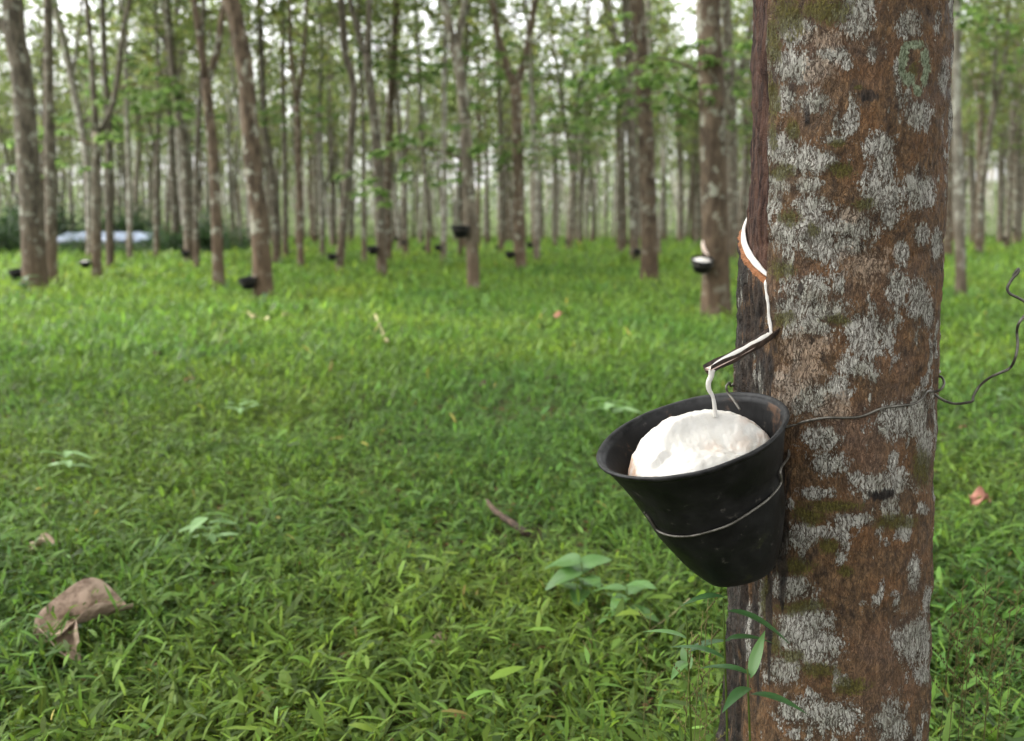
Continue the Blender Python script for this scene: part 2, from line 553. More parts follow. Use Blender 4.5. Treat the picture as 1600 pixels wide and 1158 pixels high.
def px_to_phi(px, py, r=R0):
    a = (px - 800) / FOC
    b = -(py - 534) / FOC
    d = np.array([a, math.cos(PITCH) + b * math.sin(PITCH), -math.sin(PITCH) + b * math.cos(PITCH)])
    dx, dy = d[0], d[1]
    A_ = dx * dx + dy * dy
    B_ = -(dx * AX + dy * AY)
    C_ = AX * AX + AY * AY - r * r
    disc = B_ * B_ - A_ * C_
    t_ = (-B_ - math.sqrt(max(disc, 0))) / A_
    P = d * t_
    q = np.array([P[0] - AX, P[1] - AY])
    return math.atan2(q.dot(e_r), q.dot(to_cam)), P[2] + CAMH

PC0, ZC0 = px_to_phi(1199, 440)       # lower end of the cut
CUT_SLOPE = math.tan(rad(29)) * R0     # height gained per radian round the trunk

def zcut(phi):                         # phi decreasing (to the left) climbs
    return ZC0 + np.maximum(PC0 - phi, 0) * CUT_SLOPE

def trunk_r(phi, z):
    r = R0 * (1 + .012 * np.cos(2 * phi + 1.0) - .01 * (z - .7))
    r = r + .010 * smooth(.62, .12, z) * (.35 + .65 * np.clip(np.sin(phi), 0, 1)) + .028 * np.exp(-np.clip(z, 0, 9) / .09)
    return r

def panel_mask(phi, z):
    """1 inside the recessed tapping panel"""
    ph = np.where(phi > 1.2, phi - 2 * math.pi, phi)
    edge = PC0 - .015 - .10 * smooth(ZC0, ZC0 + .28, z)     # right border drifts to the left higher up
    a = smooth(edge + .035, edge - .035, ph) * smooth(-4.1, -3.9, ph)
    b = smooth(-.003, .004, z - zcut(ph))
    return a * b

def trunk_surface(phi, z, off=0.0):
    r = trunk_r(phi, z) - .010 * panel_mask(phi, z) + off
    c, s = np.cos(phi), np.sin(phi)
    return np.stack([AX + r * (c * to_cam[0] + s * e_r[0]), AY + r * (c * to_cam[1] + s * e_r[1]), z + 0 * phi], -1)

LICH = [(1248,47,30,22),(1337,23,28,34),(1420,37,16,22),(1301,84,22,14),(1243,107,38,24),(1229,154,18,18),(1276,163,26,18),(1322,98,7,10),
 (1362,79,9,13),(1434,180,19,20),(1474,121,7,24),(1215,229,28,24),(1257,252,50,18),(1211,289,20,17),(1260,289,20,14),(1378,229,22,20),
 (1383,252,14,20),(1376,308,32,30),(1388,338,14,18),(1434,298,20,28),(1304,217,20,6),(1267,322,28,17),(1201,327,6,17),(1229,368,24,24),
 (1276,368,36,30),(1332,354,36,26),(1327,387,30,15),(1290,392,26,17),(1411,396,9,20),(1313,448,8,17),(1402,448,15,28),(1434,466,14,30),
 (1267,457,34,22),(1234,480,28,18),(1285,485,36,20),(1355,513,34,24),(1448,490,10,20),(1439,368,9,17),(1462,382,9,24),
 (1268,512,28,17),(1356,535,28,20),(1341,574,26,17),(1366,590,8,10),(1263,622,38,26),(1310,605,20,18),(1400,657,26,26),(1436,650,18,32),(1385,668,16,12),
 (1445,696,10,30),(1287,682,26,18),(1297,722,24,17),(1336,745,12,10),(1386,756,42,18),(1390,785,15,17),(1440,795,7,9),
 (1336,810,30,9),(1251,838,22,19),(1287,830,14,8),(1275,770,24,9),(1410,830,7,10),(1427,900,9,26),(1238,918,32,18),(1263,970,42,19),
 (1268,1005,40,28),(1232,990,22,20),(1222,1045,26,20),(1430,1000,28,36),(1452,940,6,22),(1446,1055,12,14),(1300,1120,40,22),(1240,1110,26,18),(1390,1130,24,30),
 (1155,470,5,60),(1150,590,6,60),(1141,920,7,50),(1168,995,8,40),(1190,940,6,34),(1165,560,9,20),(1186,600,9,26),(1175,960,10,18),(1202,60,3,18),(1196,122,3,10)]
BEIGE = [(1355,415,36,28),(1255,545,42,26),(1256,580,36,28),(1330,340,26,12),(1290,60,30,16),(1300,640,26,24),(1210,640,30,30),(1282,110,26,22),(1230,610,28,30)]
MOSS = [(1290,15,44,22),(1232,24,30,34),(1210,60,14,46),(1239,205,12,18),(1308,224,14,8),(1220,268,24,14),(1234,340,15,14),(1272,360,10,10),
 (1350,320,20,12),(1312,268,20,12),(1222,420,20,16),(1222,499,18,14),(1304,500,24,10),(1205,150,10,40),(1339,138,8,5),(1300,790,54,9),
 (1263,806,30,14),(1400,814,36,13),(1322,893,14,10),(1248,883,30,14),(1253,947,44,11),(1233,1025,20,10),(1278,1045,34,12),(1297,853,20,12),
 (1176,45,6,30),(1427,110,10,16),(1440,730,16,30),(1206,210,6,30),(1195,930,7,40),(1330,1070,30,14),(1210,1000,8,30)]
CRUST = [(1427,70,18,8),(1412,90,8,22),(1420,125,16,12),(1444,88,7,16),(1447,118,7,16),(1436,140,6,10),(1408,112,7,14)]
DARK = [(1172,520,20,80),(1180,470,18,40),(1164,450,10,34),(1160,960,5,110),(1181,1000,6,120),(1202,975,5,100),(1199,590,10,36),(1222,860,12,70),
 (1176,640,18,60),(1220,780,16,60),(1250,450,6,8),(1262,185,5,26),(1356,150,16,10),(1193,400,5,40),(1385,775,0.1,0.1),(1180,230,5,200),(1376,772,22,9),(1184,100,5,60)]  # wound stains, plus spots beside the cup that paint its shade on the bark

def build_main_trunk():
    root = empty('rubber_tree', (AX, AY, 0))
    zs = np.concatenate([np.linspace(-.08, .05, 12, endpoint=False), np.arange(.05, 1.32, .0025), np.linspace(1.325, 2.3, 70), np.linspace(2.32, 6.0, 60)])
    nph = 330
    # angular samples denser towards the camera
    u = np.linspace(-1, 1, nph, endpoint=False)
    ph = math.pi * (0.52 * u + .48 * u ** 3)
    PH, Z = np.meshgrid(ph, zs)
    r = trunk_r(PH, Z)
    pm = panel_mask(PH, Z)
    cx, sy = np.cos(PH), np.sin(PH)
    # relief
    rel = (fbm(cx * 2.2 + 5, sy * 2.2, Z * 6, 3, 1) - .5) * .011
    rel += (fbm(cx * 14 + 5, sy * 14, Z * 60, 3, 2) - .5) * .0042
    rel += (vnoise(cx * 44, sy * 44, Z * 150, 9) - .5) * .0022
    rel += -.0016 * np.exp(-((Z - .86 + .01 * np.sin(3 * PH)) / .004) ** 2)
    rel += .0018 * np.sin(Z * 70 + 2 * vnoise(cx * 2, sy * 2, Z * 4, 4)) * vnoise(cx * 3, sy * 3, Z * 5, 6)
    left = smooth(-.55, -1.0, PH)      # rugged tapped side below the cut
    below = 1 - pm
    rel += left * below * (fbm(cx * 18, sy * 18, Z * 9, 3, 21) - .5) * .016
    rel += pm * (fbm(cx * 30, sy * 30, Z * 12, 3, 22) - .5) * .009
    # lip just under the cut and swollen right border of the panel
    dz = Z - zcut(np.where(PH > 1.2, PH - 2 * math.pi, PH))
    lip = np.exp(-((dz + .006) / .006) ** 2) * smooth(PC0 + .02, PC0 - .05, PH)
    rel = rel * (1 - .75 * lip) + lip * .0025
    r = r - .010 * pm + rel
    # upper stem: narrows and leans a little
    r = r * (1 - .05 * np.clip(Z - 1.3, 0, 9))
    X = AX + r * (cx * to_cam[0] + sy * e_r[0])
    Y = AY + r * (cx * to_cam[1] + sy * e_r[1])
    V = np.stack([X, Y, Z], -1)
    # knot eye at right side
    front = np.cos(PH) > -.15
    U_, W_ = proj(V)
    wob1 = (fbm(PH * 3.0, Z * 22, 1.5, 3, 31) - .5) * 14
    wob2 = (fbm(PH * 3.0, Z * 22, 9.5, 3, 33) - .5) * 14
    def field(blobs, soft=.55):
        f = np.zeros(PH.shape)
        for (bx, by, rx, ry) in blobs:
            d = np.sqrt(((U_ + wob1 - bx) / rx) ** 2 + ((W_ + wob2 - by) / ry) ** 2)
            f = np.maximum(f, np.clip(1.0 - d * .5, 0, 1))
        return f
    lich = np.where(front, field(LICH), 0)
    back = np.clip((fbm(cx * 3.4, sy * 3.4, Z * 12, 3, 41) - .36) * 2.3, 0, 1)
    wf = smooth(.35, -.1, np.cos(PH))
    hi = smooth(1.15, 1.3, Z)
    lich = lich * (1 - np.maximum(wf, hi)) + back * np.maximum(wf, hi)
    bl = np.clip((fbm(cx * 9 + 2, sy * 9, Z * 34, 3, 91) - .50) * 4.2, 0, .62) * smooth(.36, .55, fbm(cx * 2.5, sy * 2.5, Z * 8, 2, 92))
    lich = np.maximum(lich, bl)
    moss = np.where(front, field(MOSS), 0) * (1 - wf) + np.clip((fbm(cx * 3, sy * 3, Z * 9, 3, 44) - .45) * 2, 0, 1) * wf
    beige = np.where(front, field(BEIGE), 0)
    crust = np.where(front, field(CRUST), 0) * (.78 + .5 * vnoise(PH * 14, Z * 90, 2.2, 66))
    dark = np.where(front, field(DARK), 0)
    leftb = smooth(-.72, -.95, PH) * (1 - pm)
    dark = np.maximum(dark, leftb * .72)
    lich = lich * (1 - .0 * leftb)
    cut = lip * (np.where(dz < .004, 1, 0))
    cut = np.exp(-((dz + .001) / .0030) ** 2) * smooth(PC0 + .04, PC0 - .02, PH)
    lich = np.where(pm > .3, 0, lich); moss = np.where(pm > .6, moss * .5, moss)
    n, m = PH.shape
    idx = np.arange(n * m).reshape(n, m)
    F = np.stack([idx[:-1], np.roll(idx, -1, 1)[:-1], np.roll(idx, -1, 1)[1:], idx[1:]], -1).reshape(-1, 4)
    # seam in the uv at the back: mirrored so that it is continuous
    uvu = np.abs(PH) * R0 * np.sign(PH)
    uvx = np.stack([PH * R0 + 2.0, Z], -1).reshape(-1, 2)
    V2 = V.reshape(-1, 3) - np.array([AX, AY, 0])
    me = mesh_np('trunk', V2, [F], [M['main_bark']],
                 attrs=dict(lichen=lich.ravel(), moss=moss.ravel(), beige=beige.ravel(), crust=crust.ravel(), dark=dark.ravel(), panel=pm.ravel(), cut=cut.ravel()),
                 uv=uvx, smooth_shade=True)
    trunk = obj('trunk', me, root)
    tag(root, 'large tapped rubber tree in the foreground with pale lichen patches on its brown bark', 'tree')
    return root

main_tree = build_main_trunk()

# ---- latex running in the cut and down the guide line
def surf_px(px, py, off=.001):
    ph, z = px_to_phi(px, py)
    return trunk_surface(np.array(ph), np.array(z), off), ph, z

def ribbon(acc, P, N, width, thick, seg=7):
    """rounded bead along points P with outward normals N"""
    P = np.asarray(P); N = np.asarray(N)
    T = np.gradient(P, axis=0); T /= np.linalg.norm(T, axis=1)[:, None]
    B = np.cross(T, N); B /= np.linalg.norm(B, axis=1)[:, None]
    w_ = np.broadcast_to(width, (len(P),)); t_ = np.broadcast_to(thick, (len(P),))
    a = np.linspace(0, 2 * math.pi, seg * 2, endpoint=False)
    V = P[:, None, :] + np.cos(a)[None, :, None] * (w_ / 2)[:, None, None] * B[:, None, :] + np.sin(a)[None, :, None] * t_[:, None, None] * N[:, None, :]
    k = seg * 2
    idx = np.arange(len(P) * k).reshape(len(P), k)
    F = np.stack([idx[:-1], np.roll(idx, -1, 1)[:-1], np.roll(idx, -1, 1)[1:], idx[1:]], -1).reshape(-1, 4)
    acc.add(V.reshape(-1, 3), F)

def radial(ph):
    return np.stack([np.cos(ph) * to_cam[0] + np.sin(ph) * e_r[0], np.cos(ph) * to_cam[1] + np.sin(ph) * e_r[1], 0 * ph], -1)

acc = Acc()
phs = np.linspace(PC0 - 2.2, PC0 + .0, 90)
zz = zcut(phs) + .0055
rr = trunk_r(phs, zz) - .0045
P = np.stack([AX + rr * (np.cos(phs) * to_cam[0] + np.sin(phs) * e_r[0]), AY + rr * (np.cos(phs) * to_cam[1] + np.sin(phs) * e_r[1]), zz], -1)
wdt = np.interp(np.linspace(0, 1, 90), [0, .1, .8, .93, 1], [.003, .0080, .0088, .0075, .0035]) * (1 + .25 * (vnoise(np.arange(90) * .3, 0, 0, 3) - .5))
upn = radial(phs) * .8 + np.array([0, 0, .6])
upn /= np.linalg.norm(upn, axis=1)[:, None]
ribbon(acc, P, upn, wdt, .0022)
me = acc.mesh('latex_stream', [M['latex']])
# line from the cut down to the spout
acc2 = Acc()
pl = [(1198, 437), (1200, 455), (1203, 476), (1204, 495), (1206.5, 510), (1207.5, 523)]
Q = [px_to_phi(x, y) for x, y in pl]
Qs = catmull([(a, b) for a, b in Q], 40)
Pq = np.stack([trunk_surface(np.array(a), np.array(b), .0015) for a, b in Qs])
ribbon(acc, Pq, radial(Qs[:, 0]), .0034 + .0022 * vnoise(np.arange(40) * .35, 0, 0, 8), .0017)
# on the spout and the drip into the cup
sp0 = surf_px(1211, 523, .004)[0]
sp1 = at(1106, 579, 1.105)
spd = sp1 - sp0
path = [Pq[-1], sp0 * .93 + sp1 * .07 + [0, 0, .002], sp0 * .6 + sp1 * .4 + [0, 0, .0015], sp0 * .12 + sp1 * .88 + [0, 0, .0015], sp1 + np.array([.004, 0, -.004])]
pp = catmull(path, 40)
ribbon(acc, pp, np.tile([0.15, -.45, .88], (40, 1)), .0058 + .003 * vnoise(np.arange(40) * .4, 0, 0, 18), .0018)
dr = catmull([at(x, y, 1.105) for x, y in [(1112, 578), (1111, 588), (1107, 598), (1108, 609), (1113, 618), (1115.5, 628), (1117, 640), (1118, 652)]], 50)
tube(acc, dr, .0019 + .0010 * np.abs(np.sin(np.linspace(0, 5, 50))) * np.linspace(1, .5, 50) + .002 * np.exp(-np.linspace(0, 8, 50)), 10)
acc.v = [v_ for v_ in acc.v]
me = acc.mesh('latex_stream', [M['latex']])
lt = obj('latex_stream', me)
tag(lt, 'wet white latex running along the bark cut and dripping off the spout', 'latex')

# ---- spout: folded metal strip pushed into the bark
acc = Acc()
side = np.cross(spd / np.linalg.norm(spd), [0, 0, 1]); side /= np.linalg.norm(side)
up = np.cross(side, spd / np.linalg.norm(spd)); up /= np.linalg.norm(up)
if up[2] < 0: up = -up
start = sp0 - spd / np.linalg.norm(spd) * .012
ss = np.linspace(0, 1, 14)
prof = [(-.0085, .0075), (-.0045, -.0005), (0, -.0035), (.0045, -.0005), (.0085, .0065)]
V = []
for s_ in ss:
    c = start + (sp1 - start) * s_ + np.array([0, 0, -.003 * math.sin(s_ * 3.1)])
    jit = .0008 * math.sin(s_ * 17)
    for k_ in (0, 1):
        pr = prof if k_ == 0 else prof[::-1]
        for (a_, b_) in pr:
            V.append(c + side * a_ * (1 - .25 * s_) + up * (b_ + jit - .0013 * k_))
V = np.array(V); k = 10
idx = np.arange(len(V)).reshape(14, k)
F = np.stack([idx[:-1], np.roll(idx, -1, 1)[:-1], np.roll(idx, -1, 1)[1:], idx[1:]], -1).reshape(-1, 4)
acc.add(V, F)
acc.add(V[:10], [[0, 1, 8, 9], [1, 2, 7, 8], [2, 3, 6, 7], [3, 4, 5, 6]])
acc.add(V[-10:], [[9, 8, 1, 0], [8, 7, 2, 1], [7, 6, 3, 2], [6, 5, 4, 3]])
spo = empty('tapping_spout', tuple(sp0))
o = obj('channel', acc.mesh('channel', [M['spout']], smooth_shade=False), spo)
o.location = -Vector(sp0)
acc = Acc()
cru = catmull([start + (sp1 - start) * s_ + up * .0012 + np.array([0, 0, -.002 * math.sin(s_ * 3.1)]) for s_ in (.2, .5, .8, 1.0)], 20)
ribbon(acc, cru, np.tile(up, (20, 1)), .0115, .0013)
o = obj('dried_latex', acc.mesh('dried_latex', [M['latex_pink']]), spo)
o.location = -Vector(sp0)
tag(spo, 'small dark metal spout sticking out of the big trunk above the cup', 'spout')

# ------------------------------------------------------------------ the big cup
CC = np.array([.204, 1.12, .6528])
CN = np.array([-.309, -.1476, 1.0]); CN /= np.linalg.norm(CN)
ca = np.cross(CN, [0, 1, 0]); ca /= np.linalg.norm(ca)
cb = np.cross(CN, ca)
CAX = np.array([.3781, .1341, -1.0]); CAX /= np.linalg.norm(CAX)
CL = .1859
def cupR(s):
    return np.interp(s, [0, .3, .6, .8, .9, .97, 1], [.109, .088, .0754, .0613, .052, .0438, .0318])
def cup_mesh():
    nseg = 96
    th = np.linspace(0, 2 * math.pi, nseg, endpoint=False)
    prof = []   # (depth s, radius offset, inside, rim)
    prof += [(1.0, None, 0, 0, 0.0), (1.0, None, 0, 0, .5), (1.0, 0, 0, 0, 1)]
    for s_ in np.linspace(.985, .03, 44): prof.append((s_, 0, 0, 0, 1))
    # rolled rim
    for a_ in np.linspace(-math.pi * .5, math.pi * 1.1, 10):
        prof.append((.004 / CL + math.sin(a_ + math.pi) * .0034 / CL, .0004 + math.cos(a_) * .0032, 0, 1, 1))
    for s_ in np.linspace(.03, .96, 36): prof.append((s_, -.0035, 1, 0, 1))
    prof += [(.965, None, 1, 0, .5), (.965, None, 1, 0, 0.0)]
    V, ins, rim, low = [], [], [], []
    for (s_, off, i_, r_, fr) in prof:
        base = float(cupR(max(s_, 0)))
        if s_ < .12: base = float(np.interp(s_, [0, .12], [.109, cupR(.12)]))
        R = base * fr if off is None else base + off
        wob = 1 + .010 * np.sin(2 * th + .5) * (1 - s_ * .6) + .004 * np.sin(5 * th + s_ * 4)
        c = CC + CAX * CL * s_
        V.append(c + (R * wob * np.cos(th))[:, None] * ca + (R * wob * np.sin(th))[:, None] * cb)
        ins += [i_] * nseg; rim += [max(r_, (1 - s_ * 12) if s_ < .08 else 0)] * nseg; low += [float(smooth(.45, .8, np.array(s_)))] * nseg
    V = np.concatenate(V)
    V += (np.stack([vnoise(V[:, 0] * 30, V[:, 1] * 30, V[:, 2] * 30, q) for q in (1, 2, 3)], -1) - .5) * .0022
    idx = np.arange(len(V)).reshape(len(prof), nseg)
    F = np.stack([idx[:-1], np.roll(idx, -1, 1)[:-1], np.roll(idx, -1, 1)[1:], idx[1:]], -1).reshape(-1, 4)
    return mesh_np('bowl', V - CC, [F], [M['cup']], attrs=dict(inside=ins, rim=rim, low=low), smooth_shade=True)
cup = empty('latex_cup', tuple(CC))
obj('bowl', cup_mesh(), cup)
tag(cup, 'large black plastic latex cup wired to the big trunk, heaped with white latex', 'cup')

# wire ring round the cup (part of the hanger that holds it)
def cup_px(px, py, off=.0018):
    """point on the cup's outer wall seen at pixel"""
    best = None
    th = np.linspace(0, 2 * math.pi, 721)
    for s_ in np.linspace(.02, .98, 97):
        R = float(cupR(s_)) + off
        c = CC + CAX * CL * s_
        P_ = c + (R * np.cos(th))[:, None] * ca + (R * np.sin(th))[:, None] * cb
        u_, v_ = proj(P_)
        d = np.hypot(u_ - px, v_ - py) + P_[:, 1] * 400
        i = d.argmin()
        if best is None or d[i] < best[0]: best = (d[i], P_[i])
    return best[1]
wr = [cup_px(x, y) for x, y in [(1003, 806), (1009, 818), (1025, 830), (1047, 837), (1075, 838), (1105, 832), (1140, 820), (1170, 803), (1200, 780), (1220, 755), (1227, 735)]]
bk = [(1233, 710, 1.145), (1222, 690, 1.17), (1180, 705, 1.21), (1120, 735, 1.20), (1050, 772, 1.16), (1008, 792, 1.13)]
loop = wr + [at(x, y, Y) for x, y, Y in bk]
lp = catmull(loop + [wr[0]], 140)
acc = Acc(); tube(acc, lp, .0014, 8, cap=False)
hang = empty('cup_hanger_wire', tuple(CC))
o = obj('ring', acc.mesh('ring', [M['wire']]), hang); o.location = -Vector(CC)
acc = Acc()
wpx = [(1222, 668, 1.128), (1240, 664, None), (1262, 657, None), (1290, 652, None), (1318, 652, None), (1345, 650, None), (1375, 638, None), (1400, 634, None), (1425, 631, None), (1440, 622, None), (1447, 612, None)]
pts = []
for x, y, Y in wpx:
    pts.append(at(x, y, Y) if Y else surf_px(x, y, .0025)[0])
for x, y, Y in [(1456, 612, 1.185), (1468, 610, 1.18), (1475, 600, 1.18), (1472, 590, 1.19), (1463, 586, 1.21)]:
    pts.append(at(x, y, Y))
# round behind the trunk and back to the left
phb = np.linspace(1.75, 2 * math.pi - 1.45, 9)
for i, p_ in enumerate(phb):
    z_ = np.interp(i, [0, 8], [pts[-1][2] + .002, at(1140, 608, 1.25)[2]])
    r_ = trunk_r(p_, z_) + .006
    pts.append(np.array([AX + r_ * (math.cos(p_) * to_cam[0] + math.sin(p_) * e_r[0]), AY + r_ * (math.cos(p_) * to_cam[1] + math.sin(p_) * e_r[1]), z_]))
for x, y, Y in [(1140, 598, 1.20), (1135, 604, 1.18), (1137, 613, 1.18), (1146, 625, 1.17), (1156, 640, 1.16)]:
    pts.append(at(x, y, Y))
tube(acc, catmull(pts, 260), .0015, 8)
o = obj('tie', acc.mesh('tie', [M['wire']]), hang); o.location = -Vector(CC)
acc = Acc()
fpx = [(1446, 618, 1.19), (1458, 615, 1.195), (1468, 622, 1.19), (1480, 628, 1.18), (1493, 631, 1.17), (1506, 630, 1.16), (1519, 627, 1.15), (1521, 619, 1.15), (1530, 604, 1.15), (1545, 591, 1.14), (1562, 583, 1.13), (1578, 575, 1.13),
       (1586, 560, 1.12), (1590, 540, 1.12), (1589, 518, 1.12), (1592, 505, 1.11), (1602, 492, 1.11), (1609, 482, 1.11), (1604, 474, 1.11), (1592, 466, 1.11), (1578, 459, 1.11), (1574, 451, 1.11), (1577, 443, 1.11), (1583, 434, 1.11), (1589, 428, 1.11), (1592, 422, 1.11), (1590, 421, 1.11), (1583, 431, 1.112)]
tube(acc, catmull([at(*q) for q in fpx], 260), .0016, 8)
o = obj('loose_end', acc.mesh('loose_end', [M['wire']]), hang); o.location = -Vector(CC)
tag(hang, 'bent grey wire tied round the big trunk and cup with a loose end sticking out', 'wire')

# latex lump
def lump():
    nu, nv = 200, 100
    u = np.linspace(0, 2 * math.pi, nu, endpoint=False)
    v = np.linspace(0, 1, nv)
    U, Vv = np.meshgrid(u, v)
    R = .084
    rho = np.sin(Vv * math.pi * .62)
    hgt = np.cos(Vv * math.pi * .62)
    rx = R * rho * (1 + .04 * np.sin(2 * U + 1) + .03 * np.sin(3 * U + 2))
    X = rx * np.cos(U); Y = rx * np.sin(U)
    H = .066 * hgt
    # big folds and dents
    f = (fbm(X * 22 + 3, Y * 22, hgt * 1.5, 3, 51) - .5)
    H = H + f * .006
    rid = 1 - np.abs(fbm(X * 30 + 11, Y * 30 + 4, hgt, 3, 52) * 2 - 1)
    H = H + (rid ** 3) * .0022 - .001
    H = H + (fbm(X * 130, Y * 130, hgt * 6, 3, 53) - .5) * .0055
    return U, Vv, X, Y, H, R
U, Vv, LX, LY, LH, LR = lump()
# local frame of the cup: x -> right in picture, y -> away
cx_ = -ca if ca[0] < 0 else ca
cy_ = np.cross(CN, cx_)
if cy_[1] < 0: cy_ = -cy_
# hollow scooped on the near side with a lip over it, as if a piece had slumped
hx, hy = .024, -.040
d = np.sqrt(((LX - hx) / .052) ** 2 + ((LY - hy) / .022) ** 2)
LH = LH - .018 * np.exp(-d ** 2 * 1.2) + .010 * np.exp(-((d - 1.3) / .24) ** 2) * (LY > hy)
d2 = np.sqrt(((LX + .045) / .02) ** 2 + ((LY + .03) / .03) ** 2)
LH = LH - .006 * np.exp(-d2 ** 2)
LC = CC + CAX * .051 + cx_ * -.004 + cy_ * .004
LV = LC + LX[..., None] * cx_ + LY[..., None] * cy_ + LH[..., None] * CN
# keep it inside the wall
q_ = (LV - CC).reshape(-1, 3) @ np.linalg.inv(np.stack([CAX * CL, ca, cb]))
R_in = cupR(np.clip(q_[:, 0], 0, 1)) - .0065
rad_ = np.hypot(q_[:, 1], q_[:, 2])
k_ = np.where(q_[:, 0] > .0, np.minimum(1, R_in / np.maximum(rad_, 1e-6)), 1)
q_[:, 1] *= k_; q_[:, 2] *= k_; q_[:, 0] = np.minimum(q_[:, 0], .93)
LV = (q_ @ np.stack([CAX * CL, ca, cb]) + CC).reshape(LV.shape)
n_, m_ = LX.shape
idx = np.arange(n_ * m_).reshape(n_, m_)
F = np.stack([idx[:-1], np.roll(idx, -1, 1)[:-1], np.roll(idx, -1, 1)[1:], idx[1:]], -1).reshape(-1, 4)
stain = smooth(-.048, -.080, LX) * 1.0 + smooth(.035, .075, LX) * .5 + smooth(.02, .07, LY) * .75 + .35 * smooth(.8, .1, d)
me = mesh_np('latex_lump', (LV - LC).reshape(-1, 3), [F], [M['latex']], attrs=dict(stain=np.clip(stain, 0, 1).ravel()), smooth_shade=True)
lump_o = obj('latex_lump', me)
lump_o.location = tuple(LC)
tag(lump_o, 'domed lump of congealed white latex filling the large black cup', 'latex')

# ------------------------------------------------------------------ foliage generators
def leaf_quads(C, D, N, L, W, fold=.0):
    """C base, D direction, N side vec; 2-tri kite leaves, returns verts, faces"""
    n = len(C)
    L = np.broadcast_to(L, (n,))[:, None]; W = np.broadcast_to(W, (n,))[:, None]
    up = np.cross(N, D)
    mid = C + D * L * .45
    a = C
    b = mid + N * W * .5 + up * W * fold
    c = C + D * L
    d = mid - N * W * .5 + up * W * fold
    V = np.stack([a, b, c, d], 1).reshape(-1, 3)
    i = np.arange(n) * 4
    F = np.concatenate([np.stack([i, i + 1, i + 2], 1), np.stack([i, i + 2, i + 3], 1)])
    return V, F

def rand_dirs(n, zlo=-1, zhi=1, rng=RNG):
    z = rng.uniform(zlo, zhi, n); a = rng.uniform(0, 2 * math.pi, n); r = np.sqrt(1 - z * z)
    return np.stack([r * np.cos(a), r * np.sin(a), z], -1)

def perp(D, rng=RNG):
    q = rng.normal(size=D.shape)
    q = q - D * (q * D).sum(1)[:, None]
    return q / np.linalg.norm(q, axis=1)[:, None]

def crown_mesh(seed, height=8.5, radius=1.7, nclus=46, nleaf=60, leafL=.24, leafW=.115, twigs=True, name='crown', mat='crown', low=0.0):
    rng = np.random.default_rng(seed)
    acc = Acc()
    tips = []
    # limbs
    for k in range(nclus):
        t = rng.uniform(.0, 1) ** .75
        z0 = low + t * height * .82
        prof = math.sin(math.pi * min(max(t * .85 + .12, 0), 1)) ** .6
        a = rng.uniform(0, 2 * math.pi)
        rr_ = radius * prof * rng.uniform(.35, 1.0)
        tip = np.array([math.cos(a) * rr_, math.sin(a) * rr_, z0 + rng.uniform(.3, 1.3)])
        st = np.array([rng.normal() * .05, rng.normal() * .05, z0])
        if twigs:
            midp = (st + tip) / 2 + np.array([0, 0, -.12])
            tube(acc, catmull([st, midp, tip], 4), np.linspace(.022, .006, 4), 3, mi=1, cap=False)
        tips.append(tip)
    tips = np.array(tips)
    C = np.repeat(tips, nleaf, 0)
    off = rng.normal(size=C.shape) * np.array([.30, .30, .21])
    C = C + off
    D = rng.normal(size=C.shape); D[:, 2] = D[:, 2] * .5 - .45
    D /= np.linalg.norm(D, axis=1)[:, None]
    N = perp(D, rng); 
    N[:, 2] *= .35; N /= np.linalg.norm(N, axis=1)[:, None]
    V, F = leaf_quads(C, D, N, leafL * rng.uniform(.7, 1.3, len(C)), leafW * rng.uniform(.7, 1.3, len(C)), .08)
    tw = acc.n
    tint_c = np.repeat(rng.uniform(.65, 1.25, len(tips)), nleaf) * rng.uniform(.8, 1.2, len(C))
    yel = rng.uniform(0, 1, len(C)) ** 3 * .35
    tc = np.stack([tint_c * (1 + yel), tint_c, tint_c * (1 - .4 * yel)], -1)
    acc.add(V, F, 0)
    tint = np.concatenate([np.ones((tw, 3)), np.repeat(tc, 4, 0)])
    return acc.mesh(name, [M[mat], M['bark_grey']], smooth_shade=False, attrs=dict(tint=tint))

CROWNS = [crown_mesh(100 + i, height=8.5, radius=1.7 + .15 * (i % 3), nclus=40, nleaf=32) for i in range(6)]

